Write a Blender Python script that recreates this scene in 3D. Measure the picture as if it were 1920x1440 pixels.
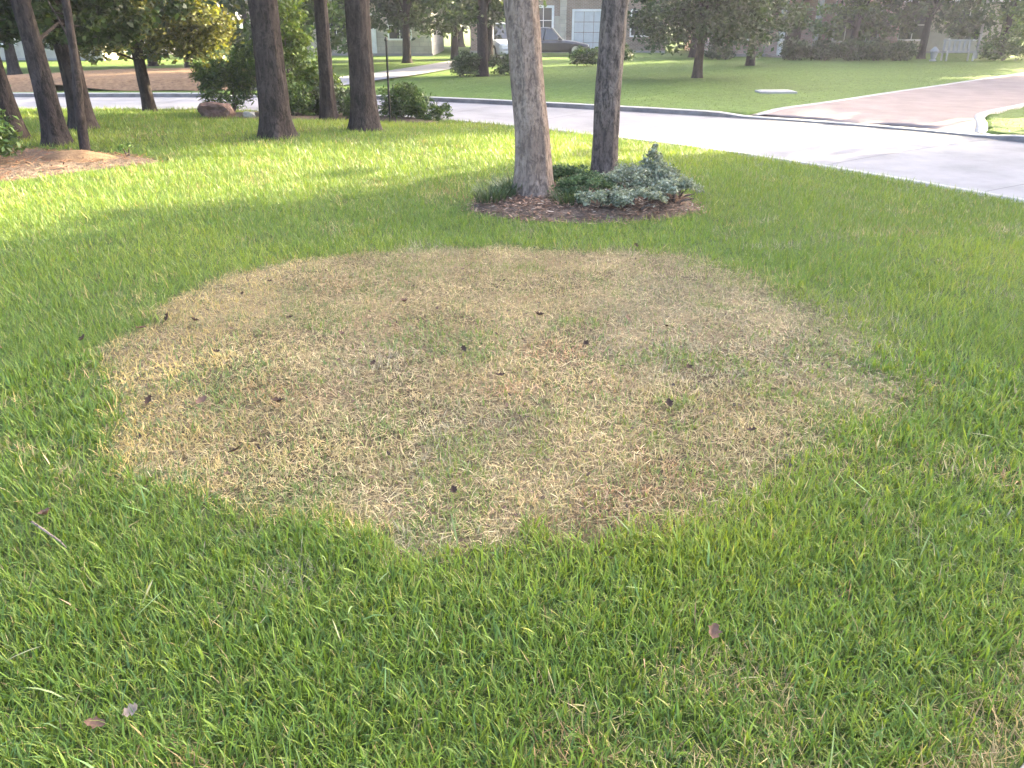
import bpy, math, random
import numpy as np
from mathutils import Vector, Matrix
R = math.radians
rng = np.random.default_rng(7)
random.seed(7)
sc = bpy.context.scene
for o in list(bpy.data.objects): bpy.data.objects.remove(o, do_unlink=True)

# ---------------------------------------------------------------- camera
cam_d = bpy.data.cameras.new('camera'); cam = bpy.data.objects.new('camera', cam_d)
sc.collection.objects.link(cam); sc.camera = cam
cam.location = (0, 0, 1.6)
cam.rotation_euler = (R(90-24.286), 0, 0)
cam_d.sensor_width = 36; cam_d.lens = 36*1507/1920
cam_d.clip_start = .05; cam_d.clip_end = 3000
# ---------------------------------------------------------------- sky, sun, exposure
SUN_AZ, SUN_EL = R(55), R(22)          # azimuth measured from +Y towards +X
w = bpy.data.worlds.new('World'); sc.world = w; w.use_nodes = True
nt = w.node_tree; bg = nt.nodes['Background']
sky = nt.nodes.new('ShaderNodeTexSky'); sky.sky_type = 'NISHITA'; sky.sun_disc = False
sky.sun_elevation = SUN_EL; sky.sun_rotation = SUN_AZ
sky.air_density = .8; sky.dust_density = 5.0; sky.ozone_density = .4
nt.links.new(sky.outputs[0], bg.inputs[0]); bg.inputs[1].default_value = .15
sd_ = bpy.data.lights.new('sun', 'SUN'); sd_.energy = 4.4; sd_.angle = R(.53); sd_.color = (1, .87, .55)
sun = bpy.data.objects.new('sun', sd_); sc.collection.objects.link(sun)
sdir = Vector((math.sin(SUN_AZ)*math.cos(SUN_EL), math.cos(SUN_AZ)*math.cos(SUN_EL), math.sin(SUN_EL)))
sun.rotation_euler = sdir.to_track_quat('Z', 'Y').to_euler()
sun.location = (30, 20, 30)
vs = sc.view_settings; vs.view_transform = 'Standard'; vs.look = 'None'; vs.gamma = 1; vs.use_curve_mapping = False
vs.exposure = 3.56
sc.cycles.use_denoising = True
sc.cycles.max_bounces = 7; sc.cycles.diffuse_bounces = 4; sc.cycles.transmission_bounces = 4
sc.cycles.caustics_reflective = False; sc.cycles.caustics_refractive = False

def catmull(P, n=14):
    P = np.array(P, float); P = np.vstack([2*P[0]-P[1], P, 2*P[-1]-P[-2]]); out = []
    for i in range(1, len(P)-2):
        for k in range(n):
            t = k/n
            out.append(.5*((2*P[i])+(-P[i-1]+P[i+1])*t+(2*P[i-1]-5*P[i]+4*P[i+1]-P[i+2])*t*t+(-P[i-1]+3*P[i]-3*P[i+1]+P[i+2])*t**3))
    out.append(P[-2]); return np.array(out)
STREET = catmull([(-60,22.5),(-30,21.4),(-14,21.3),(-8,21.25),(-3.8,20.5),(-.4,18.9),(2.77,16.7),(5.5,14.2),(7.7,11.0),(9.8,6.8),(12.6,0),(14.6,-8),(17.6,-40)])
ROADZ, KERBZ = -.298, -.20
def sst(a, b, x):
    t = np.clip((x-a)/(b-a), 0, 1); return t*t*(3-2*t)
def polydist(x, y, L):
    """distance to a polyline and the side (positive: left of travel)"""
    x = np.asarray(x, float); y = np.asarray(y, float)
    best = np.full(x.shape, 1e9); side = np.zeros(x.shape)
    for (ax, ay), (bx, by) in zip(L[:-1], L[1:]):
        dx, dy = bx-ax, by-ay; l2 = dx*dx+dy*dy
        t = np.clip(((x-ax)*dx+(y-ay)*dy)/l2, 0, 1)
        d = np.hypot(x-ax-t*dx, y-ay-t*dy)
        m = d < best
        best = np.where(m, d, best); side = np.where(m, np.sign(dx*(y-ay)-dy*(x-ax)), side)
    return best, side
def half_w(x): return 2.05+.65*sst(-1, 7, x)          # the street widens to the right
DRIVE_L = [(4.75,17.75),(5.4,18.5),(7.9,20.95),(12.5,25.7),(19.75,33.2),(27,40.8)]
DRIVE_R = [(8.35,14.75),(8.95,15.75),(10.0,17.8),(11.85,19.6),(15.6,23.3),(23,30.6),(30.3,37.9)]
DRIVE_AX = np.array([(7.4,17.4),(9.9,20.3),(14.05,24.5),(21.4,31.9),(28.6,39.3)])
LEFT_AX = np.array([(-6.9,23.3),(-5.6,28),(-4.05,33.0),(-2.3,41.0),(-.6,48.0)])
def road_sd(x, y):
    """distance outside the street edge, and the side (positive: across the street)"""
    x = np.asarray(x, float); y = np.asarray(y, float)
    best = np.full(x.shape, 1e9); side = np.zeros(x.shape); nx_ = np.zeros(x.shape)
    for (ax, ay), (bx, by) in zip(STREET[:-1], STREET[1:]):
        dx, dy = bx-ax, by-ay; t = np.clip(((x-ax)*dx+(y-ay)*dy)/(dx*dx+dy*dy), 0, 1)
        d = np.hypot(x-ax-t*dx, y-ay-t*dy); m = d < best
        best = np.where(m, d, best); side = np.where(m, np.sign(dx*(y-ay)-dy*(x-ax)), side); nx_ = np.where(m, ax+t*dx, nx_)
    return best-half_w(nx_), side
def ground_h(x, y):
    sd, side = road_sd(x, y)
    near = KERBZ*(1-sst(.1, 4.5, sd))+.02*np.sin(x*.9+1)*np.sin(y*.7)*sst(1, 5, sd)
    far = KERBZ+.02*np.sin(x*.31)*np.sin(y*.27)*sst(1, 6, sd)
    h = np.where(side < 0, near, far)
    return np.where(sd < .17, np.where(sd < .05, -.52, -.52+(h+.52)*(sd-.05)/.12), h)

# ---------------------------------------------------------------- numpy noise
_tab = np.random.default_rng(3).random((256, 256))
def vn(x, y, s, k=0):
    """smooth value noise in 0..1, feature size s metres"""
    x = np.asarray(x, float)/s+37.7*k+500; y = np.asarray(y, float)/s+91.3*k+500
    i = np.floor(x).astype(int); j = np.floor(y).astype(int); u = x-i; v = y-j
    u = u*u*(3-2*u); v = v*v*(3-2*v)
    a = _tab[i % 256, j % 256]; b = _tab[(i+1) % 256, j % 256]; c = _tab[i % 256, (j+1) % 256]; d = _tab[(i+1) % 256, (j+1) % 256]
    return (a*(1-u)+b*u)*(1-v)+(c*(1-u)+d*u)*v
def fbm(x, y, s, k=0): return .55*vn(x, y, s, k)+.3*vn(x, y, s/2.1, k+1)+.15*vn(x, y, s/4.3, k+2)

# ---------------------------------------------------------------- object helpers
def link(o, parent=None):
    sc.collection.objects.link(o)
    if parent is not None: o.parent = parent
    return o
def tag(o, label=None, cat=None, group=None, kind=None):
    if label: o['label'] = label
    if cat: o['category'] = cat
    if group: o['group'] = group
    if kind: o['kind'] = kind
    return o
def empty(name, loc, rz=0):
    o = bpy.data.objects.new(name, None); o.empty_display_size = .2
    o.location = loc; o.rotation_euler = (0, 0, rz); return link(o)
def np_mesh(name, V, loops, starts, mat, col=None, smooth=False):
    me = bpy.data.meshes.new(name)
    V = np.asarray(V, np.float32); loops = np.asarray(loops, np.int32).ravel(); starts = np.asarray(starts, np.int32).ravel()
    me.vertices.add(len(V)); me.vertices.foreach_set('co', V.ravel())
    me.loops.add(len(loops)); me.loops.foreach_set('vertex_index', loops)
    me.polygons.add(len(starts)); me.polygons.foreach_set('loop_start', starts)
    if smooth: me.polygons.foreach_set('use_smooth', np.ones(len(starts), bool))
    me.update(calc_edges=True); me.validate()
    if col is not None:
        a = me.color_attributes.new('Col', 'FLOAT_COLOR', 'POINT')
        c = np.ones((len(V), 4), np.float32); c[:, :3] = col
        a.data.foreach_set('color', c.ravel())
    if mat: me.materials.append(mat)
    return me
def quads(name, V, F, mat, col=None, smooth=False):
    F = np.asarray(F); return np_mesh(name, V, F, np.arange(len(F))*F.shape[1], mat, col, smooth)
def obj(name, me, parent=None, loc=(0, 0, 0)):
    o = bpy.data.objects.new(name, me); o.location = loc; return link(o, parent)
class MB:
    """collects boxes, prisms and tubes into one mesh"""
    def __init__(s): s.V = []; s.F = []
    def add(s, V, F):
        b = len(s.V); s.V += [tuple(v) for v in V]; s.F += [tuple(i+b for i in f) for f in F]; return s
    def box(s, x0, x1, y0, y1, z0, z1):
        V = [(x, y, z) for z in (z0, z1) for y in (y0, y1) for x in (x0, x1)]
        return s.add(V, [(0, 2, 3, 1), (4, 5, 7, 6), (0, 1, 5, 4), (2, 6, 7, 3), (0, 4, 6, 2), (1, 3, 7, 5)])
    def prism(s, P, z0, z1):
        n = len(P); V = [(x, y, z0) for x, y in P]+[(x, y, z1) for x, y in P]
        return s.add(V, [tuple(range(n))[::-1], tuple(range(n, 2*n))]+[(i, (i+1) % n, n+(i+1) % n, n+i) for i in range(n)])
    def tube(s, P, rad, n=8, cap=True):
        P = [Vector(p) for p in P]; V = []; F = []
        for i, p in enumerate(P):
            d = (P[min(i+1, len(P)-1)]-P[max(i-1, 0)]).normalized()
            a = d.cross(Vector((.13, .98, .1))).normalized(); b = d.cross(a)
            for k in range(n):
                t = 2*math.pi*k/n; V.append(p+(a*math.cos(t)+b*math.sin(t))*rad[i])
        for i in range(len(P)-1):
            for k in range(n): F.append((i*n+k, i*n+(k+1) % n, (i+1)*n+(k+1) % n, (i+1)*n+k))
        if cap: F += [tuple(range(n)), tuple(range((len(P)-1)*n, len(P)*n))]
        return s.add(V, F)
    def loft(s, rings, cap=True):
        n = len(rings[0]); V = [p for r in rings for p in r]; F = []
        for i in range(len(rings)-1):
            for k in range(n): F.append((i*n+k, i*n+(k+1) % n, (i+1)*n+(k+1) % n, (i+1)*n+k))
        if cap: F += [tuple(range(n))[::-1], tuple(range((len(rings)-1)*n, len(rings)*n))]
        return s.add(V, F)
    def mesh(s, name, mat, smooth=False):
        me = bpy.data.meshes.new(name); me.from_pydata(s.V, [], s.F)
        import bmesh
        bm = bmesh.new(); bm.from_mesh(me); bmesh.ops.recalc_face_normals(bm, faces=bm.faces); bm.to_mesh(me); bm.free()
        me.materials.append(mat)
        if smooth:
            for p in me.polygons: p.use_smooth = True
        return me
    def build(s, name, mat, parent=None, loc=(0, 0, 0), smooth=False, bevel=0):
        o = obj(name, s.mesh(name, mat, smooth), parent, loc)
        if bevel:
            b = o.modifiers.new('bevel', 'BEVEL'); b.width = bevel; b.segments = 2; b.limit_method = 'ANGLE'
        return o

# ---------------------------------------------------------------- materials
def newmat(name):
    m = bpy.data.materials.new(name); m.use_nodes = True
    return m, m.node_tree, m.node_tree.nodes['Principled BSDF']
def N(nt, t, **kw):
    n = nt.nodes.new(t)
    for k, v in kw.items(): setattr(n, k, v)
    return n
def leafmat(name, rough=.5, trans=.3, tint=(1.15, 1.1, .55), spec=.3):
    m, nt, p = newmat(name)
    at = N(nt, 'ShaderNodeAttribute', attribute_name='Col')
    nt.links.new(at.outputs['Color'], p.inputs['Base Color'])
    p.inputs['Roughness'].default_value = rough; p.inputs['Specular IOR Level'].default_value = spec
    tr = N(nt, 'ShaderNodeBsdfTranslucent'); mul = N(nt, 'ShaderNodeMix', data_type='RGBA', blend_type='MULTIPLY')
    mul.inputs[0].default_value = 1; mul.inputs[7].default_value = (*tint, 1)
    nt.links.new(at.outputs['Color'], mul.inputs[6]); nt.links.new(mul.outputs[2], tr.inputs[0])
    mx = N(nt, 'ShaderNodeMixShader'); mx.inputs[0].default_value = trans
    nt.links.new(p.outputs[0], mx.inputs[1]); nt.links.new(tr.outputs[0], mx.inputs[2])
    nt.links.new(mx.outputs[0], nt.nodes['Material Output'].inputs[0])
    return m
def rough_mat(name, cols, scale=4, rough=.85, bump=.3, bscale=40, stretch=(1, 1, 1), attr=False, spec=.3, dist=.02, metal=0):
    """noise-mottled surface: cols = ramp colours"""
    m, nt, p = newmat(name)
    tc = N(nt, 'ShaderNodeTexCoord'); mp = N(nt, 'ShaderNodeMapping'); mp.inputs['Scale'].default_value = stretch
    nt.links.new(tc.outputs['Object'], mp.inputs[0])
    n1 = N(nt, 'ShaderNodeTexNoise'); n1.inputs['Scale'].default_value = scale; n1.inputs['Detail'].default_value = 6; n1.inputs['Roughness'].default_value = .65
    nt.links.new(mp.outputs[0], n1.inputs[0])
    rp = N(nt, 'ShaderNodeValToRGB'); e = rp.color_ramp.elements
    while len(e) < len(cols): e.new(.5)
    for i, c in enumerate(cols): e[i].position = .28+.44*i/max(1, len(cols)-1); e[i].color = (*c, 1)
    nt.links.new(n1.outputs[0], rp.inputs[0])
    out = rp.outputs[0]
    if attr:
        at = N(nt, 'ShaderNodeAttribute', attribute_name='Col'); mul = N(nt, 'ShaderNodeMix', data_type='RGBA', blend_type='MULTIPLY')
        mul.inputs[0].default_value = 1; nt.links.new(out, mul.inputs[6]); nt.links.new(at.outputs['Color'], mul.inputs[7]); out = mul.outputs[2]
    nt.links.new(out, p.inputs['Base Color'])
    n2 = N(nt, 'ShaderNodeTexNoise'); n2.inputs['Scale'].default_value = bscale; n2.inputs['Detail'].default_value = 5
    nt.links.new(mp.outputs[0], n2.inputs[0])
    bp = N(nt, 'ShaderNodeBump'); bp.inputs['Strength'].default_value = bump; bp.inputs['Distance'].default_value = dist
    nt.links.new(n2.outputs[0], bp.inputs['Height']); nt.links.new(bp.outputs[0], p.inputs['Normal'])
    p.inputs['Roughness'].default_value = rough; p.inputs['Specular IOR Level'].default_value = spec; p.inputs['Metallic'].default_value = metal
    return m
def bark_mat(name, c0, c1, c2, vscale=14):
    m, nt, p = newmat(name)
    tc = N(nt, 'ShaderNodeTexCoord'); mp = N(nt, 'ShaderNodeMapping'); mp.inputs['Scale'].default_value = (1, 1, .26)
    nt.links.new(tc.outputs['Object'], mp.inputs[0])
    def noise(scale, det, src, rough=.6, distort=0):
        n = N(nt, 'ShaderNodeTexNoise'); n.inputs['Scale'].default_value = scale; n.inputs['Detail'].default_value = det; n.inputs['Roughness'].default_value = rough; n.inputs['Distortion'].default_value = distort
        nt.links.new(src, n.inputs[0]); return n
    fur = noise(vscale*1.9, 5, mp.outputs[0], .6, .6)                 # furrows running up the trunk
    mp2 = N(nt, 'ShaderNodeMapping'); mp2.inputs['Scale'].default_value = (1, 1, .6); nt.links.new(tc.outputs['Object'], mp2.inputs[0])
    pl = noise(vscale*2.2, 4, mp2.outputs[0], .7, 1.0)                # plates breaking them up
    h = N(nt, 'ShaderNodeMath', operation='MULTIPLY_ADD'); h.inputs[1].default_value = .52; nt.links.new(fur.outputs[0], h.inputs[0])
    h2 = N(nt, 'ShaderNodeMath', operation='MULTIPLY'); h2.inputs[1].default_value = .48; nt.links.new(pl.outputs[0], h2.inputs[0]); nt.links.new(h2.outputs[0], h.inputs[2])
    mr = N(nt, 'ShaderNodeMapRange'); mr.inputs[1].default_value = .42; mr.inputs[2].default_value = .56; nt.links.new(h.outputs[0], mr.inputs[0])
    n1 = noise(2.6, 6, tc.outputs['Object'], .65)
    rp = N(nt, 'ShaderNodeValToRGB'); rp.color_ramp.elements[0].position = .35; rp.color_ramp.elements[1].position = .65
    rp.color_ramp.elements[0].color = (*c1, 1); rp.color_ramp.elements[1].color = (*c2, 1)
    nt.links.new(n1.outputs[0], rp.inputs[0])
    mx = N(nt, 'ShaderNodeMix', data_type='RGBA'); mx.inputs[6].default_value = (*c0, 1)
    nt.links.new(mr.outputs[0], mx.inputs[0]); nt.links.new(rp.outputs[0], mx.inputs[7])
    li = noise(5.5, 5, tc.outputs['Object'], .7); lr = N(nt, 'ShaderNodeMapRange'); lr.inputs[1].default_value = .60; lr.inputs[2].default_value = .72; lr.inputs[4].default_value = .45
    nt.links.new(li.outputs[0], lr.inputs[0])                          # pale lichen blotches
    lm = N(nt, 'ShaderNodeMix', data_type='RGBA'); lm.inputs[7].default_value = (c2[0]*1.25, c2[1]*1.38, c2[2]*1.35, 1)
    nt.links.new(lr.outputs[0], lm.inputs[0]); nt.links.new(mx.outputs[2], lm.inputs[6]); nt.links.new(lm.outputs[2], p.inputs['Base Color'])
    bp = N(nt, 'ShaderNodeBump'); bp.inputs['Strength'].default_value = 1; bp.inputs['Distance'].default_value = .045
    nt.links.new(h.outputs[0], bp.inputs['Height']); nt.links.new(bp.outputs[0], p.inputs['Normal'])
    p.inputs['Roughness'].default_value = .95; p.inputs['Specular IOR Level'].default_value = .15
    return m
def plain(name, col, rough=.6, metal=0, spec=.4): return rough_mat(name, [tuple(c*.88 for c in col), col, tuple(min(1, c*1.08) for c in col)], 3, rough, .05, 30, spec=spec, metal=metal)
def brick_mat(name, c1, c2, mortar, w=.22, h=.075):
    m, nt, p = newmat(name)
    tc = N(nt, 'ShaderNodeTexCoord'); mp = N(nt, 'ShaderNodeMapping'); mp.inputs['Rotation'].default_value = (R(90), 0, 0)
    nt.links.new(tc.outputs['Object'], mp.inputs[0])
    b = N(nt, 'ShaderNodeTexBrick'); b.inputs['Scale'].default_value = 1
    b.inputs['Brick Width'].default_value = w; b.inputs['Row Height'].default_value = h; b.inputs['Mortar Size'].default_value = .012
    b.inputs['Color1'].default_value = (*c1, 1); b.inputs['Color2'].default_value = (*c2, 1); b.inputs['Mortar'].default_value = (*mortar, 1)
    nt.links.new(mp.outputs[0], b.inputs[0])
    n1 = N(nt, 'ShaderNodeTexNoise'); n1.inputs['Scale'].default_value = 1.3; n1.inputs['Detail'].default_value = 5
    nt.links.new(tc.outputs['Object'], n1.inputs[0])
    mx = N(nt, 'ShaderNodeMix', data_type='RGBA', blend_type='OVERLAY'); mx.inputs[0].default_value = .5
    nt.links.new(b.outputs[0], mx.inputs[6]); nt.links.new(n1.outputs[0], mx.inputs[7]); nt.links.new(mx.outputs[2], p.inputs['Base Color'])
    p.inputs['Roughness'].default_value = .9
    return m
def glass_mat(name, col=(.02, .024, .03)):
    m, nt, p = newmat(name); p.inputs['Base Color'].default_value = (*col, 1); p.inputs['Roughness'].default_value = .06
    p.inputs['Specular IOR Level'].default_value = .7
    n = N(nt, 'ShaderNodeTexNoise'); n.inputs['Scale'].default_value = 1.2
    bp = N(nt, 'ShaderNodeBump'); bp.inputs['Strength'].default_value = .04; nt.links.new(n.outputs[0], bp.inputs['Height']); nt.links.new(bp.outputs[0], p.inputs['Normal'])
    return m
def paint_mat(name, col, metal=.3):
    m, nt, p = newmat(name); p.inputs['Metallic'].default_value = metal; p.inputs['Roughness'].default_value = .28
    n = N(nt, 'ShaderNodeTexNoise'); n.inputs['Scale'].default_value = 2.2; n.inputs['Detail'].default_value = 5
    rp = N(nt, 'ShaderNodeValToRGB'); rp.color_ramp.elements[0].color = (*[c*.8 for c in col], 1); rp.color_ramp.elements[1].color = (*col, 1)
    nt.links.new(n.outputs[0], rp.inputs[0]); nt.links.new(rp.outputs[0], p.inputs['Base Color'])
    p.inputs['Coat Weight'].default_value = .6
    return m
M = dict(
    ground=rough_mat('soil_and_thatch', [(.6, .6, .6), (1, 1, 1), (1.35, 1.3, 1.25)], 7, .95, .8, 60, attr=True, spec=.1, dist=.03),
    grass=leafmat('grass_blades', .45, .36, (1.25, 1.12, .5), .3),
    straw=leafmat('dead_grass_blades', .7, .2, (1.05, 1, .8), .15),
    leaf=leafmat('tree_leaves', .5, .32, (1.3, 1.2, .5), .3),
    soft_leaf=leafmat('downy_leaves', .95, .25, (1.1, 1.1, .8), .05),
    ground_leaf=leafmat('fallen_leaves', .7, .12, (1, .9, .8), .2),
    chips=leafmat('bark_chips', .9, 0.02, (1, 1, 1), .1),
    concrete=rough_mat('street_concrete', [(.155, .15, .157), (.21, .202, .21), (.26, .25, .255)], .9, .9, .25, 90, spec=.2, dist=.006),
    kerb=rough_mat('kerb_concrete', [(.23, .225, .22), (.30, .29, .28), (.35, .34, .32)], 2.0, .9, .3, 70, spec=.2, dist=.008),
    walk=rough_mat('walk_concrete', [(.24, .20, .19), (.31, .265, .25), (.36, .31, .295)], 4.0, .9, .5, 120, spec=.2, dist=.004),
    drive=rough_mat('exposed_aggregate', [(.145, .110, .106), (.185, .143, .138), (.22, .175, .168)], 1.4, .9, .5, 110, spec=.2, dist=.008),
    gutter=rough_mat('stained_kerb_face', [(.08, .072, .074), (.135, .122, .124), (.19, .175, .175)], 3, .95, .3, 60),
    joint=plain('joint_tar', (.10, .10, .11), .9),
    bark_grey=bark_mat('grey_oak_bark', (.10, .075, .061), (.18, .134, .108), (.28, .217, .178), 13),
    bark_mid=bark_mat('mid_oak_bark', (.045, .036, .032), (.105, .083, .072), (.17, .14, .123), 13),
    bark_dark=bark_mat('dark_pine_bark', (.013, .0105, .010), (.03, .023, .022), (.055, .043, .041), 9),
    rock=rough_mat('red_brown_rock', [(.05, .03, .025), (.10, .06, .05), (.15, .10, .085)], 5, .9, .9, 14, dist=.05),
    mulch=rough_mat('mulch', [(.045, .032, .025), (.10, .07, .052), (.17, .125, .095)], 18, .95, 1, 45, dist=.03),
    straw_bed=rough_mat('pine_straw', [(.10, .058, .034), (.19, .115, .066), (.27, .175, .10)], 9, .95, 1, 45, stretch=(1, 3, 1), dist=.03),
    black=plain('black_metal', (.015, .015, .017), .5, .6),
    white=plain('white_paint', (.74, .74, .74), .5),
    brick_brown=brick_mat('brown_brick', (.19, .12, .095), (.26, .17, .135), (.33, .30, .27)),
    brick_pink=brick_mat('pink_brick', (.40, .25, .225), (.50, .33, .30), (.5, .46, .44)),
    stone=brick_mat('cream_stone', (.36, .33, .28), (.44, .40, .34), (.30, .28, .25), .5, .24),
    stucco=rough_mat('tan_stucco', [(.33, .30, .26), (.40, .37, .32), (.46, .42, .37)], 3, .95, .3, 60),
    roof=brick_mat('roof_shingles', (.085, .08, .075), (.13, .12, .11), (.05, .048, .045), .4, .18),
    garage=plain('garage_paint', (.52, .53, .56), .5),
    glass=glass_mat('window_glass'), carglass=glass_mat('car_glass', (.012, .013, .016)),
    silver=paint_mat('silver_paint', (.62, .63, .68), .25), navy=paint_mat('dark_blue_paint', (.012, .013, .028), .1),
    tyre=plain('tyre_rubber', (.02, .02, .02), .85), rim=plain('wheel_alloy', (.5, .5, .52), .3, .9),
    lamp_red=plain('tail_light', (.35, .02, .02), .25), lamp_white=plain('headlight', (.7, .7, .72), .15),
    steel=plain('grey_steel', (.30, .30, .31), .55, .3),
)

# ================================================================ GROUND, STREET, DRIVEWAYS
PATCH = np.array([(-1.8,3.2),(-2.0,3.7),(-2.12,4.11),(-2.0,4.9),(-1.76,5.59),(-.95,5.98),(-.17,6.2),(.6,6.1),(1.2,5.9),(1.6,5.1),(1.85,4.37),(1.85,3.8),(1.71,3.31),(1.35,2.85),(.95,2.55),(.3,2.36),(-.2,2.3),(-.63,2.33),(-1.0,2.5),(-1.3,2.68),(-1.6,2.95)])
PC = np.array([-.1, 4.15])
_pa = np.arctan2(PATCH[:, 1]-PC[1], PATCH[:, 0]-PC[0]); _pr = np.hypot(PATCH[:, 0]-PC[0], PATCH[:, 1]-PC[1]); _o = np.argsort(_pa)
_pa, _pr = _pa[_o], _pr[_o]
def patch_m(x, y):
    """1 deep in the dead patch, 0 outside"""
    a = np.arctan2(y-PC[1], x-PC[0]); r = np.hypot(x-PC[0], y-PC[1])
    Rr = np.interp(a, np.concatenate([_pa-2*np.pi, _pa, _pa+2*np.pi]), np.concatenate([_pr]*3))
    Rr = Rr+.03+.32*(fbm(x, y, .6, 5)-.5)+.24*(fbm(x, y, .18, 8)-.5)
    soft = .10+.26*sst(.2, 1.6, x)
    return sst(-soft, soft, Rr-r)
def in_poly(x, y, P):
    x = np.asarray(x); y = np.asarray(y); c = np.zeros(x.shape, bool); n = len(P)
    for i in range(n):
        (x1, y1), (x2, y2) = P[i], P[(i+1) % n]
        if y1 == y2: continue
        m = ((y1 > y) != (y2 > y)) & (x < (x2-x1)*(y-y1)/(y2-y1)+x1); c ^= m
    return c
TREE_BED = catmull([(-.5,7.5),(-.05,7.12),(.5,6.98),(1.05,7.02),(1.6,7.22),(1.85,7.6),(1.75,8.3),(1.4,8.8),(.75,8.95),(.1,8.6),(-.35,8.1),(-.5,7.5)], 5)[:-1]
LEFT_BED = catmull([(-9,7.6),(-6.6,8.25),(-5.5,8.85),(-4.95,9.5),(-4.3,10.25),(-4.75,10.75),(-5.6,11.0),(-6.4,11.3),(-7.2,11.6),(-9,12.0),(-9,7.6)], 5)[:-1]
SHRUB_BED = catmull([(-6.2,16.4),(-5.4,15.6),(-4.2,15.7),(-2.8,16.1),(-1.6,16.0),(-1.35,16.6),(-2.2,17.35),(-3.6,18.0),(-5.0,18.2),(-6.1,17.8),(-6.2,16.4)], 5)[:-1]
WALK = [(.115,.505),(1.165,1.325),(2.615,2.455),(4.6,-.1),(2.1,-2.05)]
def bed_any(x, y): return in_poly(x, y, TREE_BED) | in_poly(x, y, LEFT_BED) | in_poly(x, y, SHRUB_BED)

def axis(a, b, n): return list(np.linspace(a, b, n, endpoint=False))
gx = np.array([-250, -150, -90, -60]+axis(-44, -16, 60)+axis(-16, 16, 200)+axis(16, 40, 60)+[40, 50, 70, 100, 160, 250])
gy = np.array([-120, -60, -30, -16, -8]+axis(-4, 28, 170)+axis(28, 60, 40)+[60, 66, 75, 90, 120, 180, 260, 400])
GX, GY = np.meshgrid(gx, gy); gxf, gyf = GX.ravel(), GY.ravel()
gh = ground_h(gxf, gyf)
sdg, sideg = road_sd(gxf, gyf)
DPOLY = DRIVE_L+DRIVE_R[::-1]
gh = np.where((in_poly(gxf, gyf, DPOLY) | ((sdg < .5) & (sideg > 0) & (np.hypot(gxf-6.6, gyf-16.5) < 2.3))) & (gh > -.3), gh-.16, gh)
pm = patch_m(gxf, gyf)[:, None]
tone = fbm(gxf, gyf, 3.0, 2)[:, None]
gcol = (np.array([.055, .08, .024])*(1-tone)+np.array([.085, .105, .034])*tone)*(1-pm)+np.array([.13, .098, .058])*(.5+1.0*vn(gxf, gyf, .3, 7)[:, None])*pm
farm = ((sideg > 0) | (gyf > 24))[:, None]
gcol = np.where(farm, np.array([.085, .132, .032])*(.78+.44*tone), gcol)
nx, ny = len(gx), len(gy)
I = np.arange(nx*ny).reshape(ny, nx)
F = np.stack([I[:-1, :-1], I[:-1, 1:], I[1:, 1:], I[1:, :-1]], -1).reshape(-1, 4)
tag(obj('ground', quads('ground', np.stack([gxf, gyf, gh], 1), F, M['ground'], gcol, True)), 'flat suburban ground under the lawns', kind='structure')

def offset(L, d):
    T = np.gradient(L, axis=0); T /= np.linalg.norm(T, axis=1)[:, None]
    return L+np.stack([-T[:, 1], T[:, 0]], 1)*np.reshape(d, (-1, 1))
def ribbon(name, rows, mat, smooth=False):
    """rows: list of (n,3) arrays across the section"""
    n = len(rows[0]); V = np.concatenate(rows); F = []
    for r in range(len(rows)-1):
        for i in range(n-1): F.append((r*n+i, r*n+i+1, (r+1)*n+i+1, (r+1)*n+i))
    return quads(name, V, F, mat, None, smooth)
def z3(P, z): return np.column_stack([P, np.broadcast_to(z, len(P))])
ST = STREET; HW = half_w(ST[:, 0])
tag(obj('street', ribbon('street', [z3(offset(ST, f*(HW+.02)), ROADZ+.03*(1-f*f)) for f in np.linspace(-1, 1, 9)], M['concrete'], True)), kind='structure')
kz = np.full(len(ST), KERBZ+.006)
tag(obj('kerb', ribbon('near_kerb', [z3(offset(ST, -HW), ROADZ-.1), z3(offset(ST, -HW-.02), KERBZ-.015), z3(offset(ST, -HW-.05), kz), z3(offset(ST, -HW-.19), kz), z3(offset(ST, -HW-.20), -.4)], M['kerb'])), kind='structure')
# the far kerb drops to a low lip across the driveway mouths
def low(P):
    a = sst(2.2, 3.1, np.hypot(P[:, 0]-6.6, P[:, 1]-16.4)); b = sst(1.0, 1.8, np.hypot(P[:, 0]+6.9, P[:, 1]-23.5)); return np.minimum(a, b)
fk = offset(ST, HW); lo = low(fk); fz = ROADZ+.045+(KERBZ+.006-ROADZ-.045)*lo
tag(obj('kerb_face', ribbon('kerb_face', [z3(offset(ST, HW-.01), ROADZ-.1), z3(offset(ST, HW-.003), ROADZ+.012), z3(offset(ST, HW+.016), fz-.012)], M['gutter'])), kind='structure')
tag(obj('kerb', ribbon('far_kerb', [z3(offset(ST, HW+.02), fz-.012), z3(offset(ST, HW+.05), fz), z3(offset(ST, HW+.19), fz), z3(offset(ST, HW+.20), -.4)], M['kerb'])), kind='structure')
tag(obj('gutter_joint', ribbon('gutter_joint', [z3(offset(ST, HW-.13), ROADZ+.0085), z3(offset(ST, HW-.005), ROADZ+.0045)], M['joint'])), kind='structure')
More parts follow.
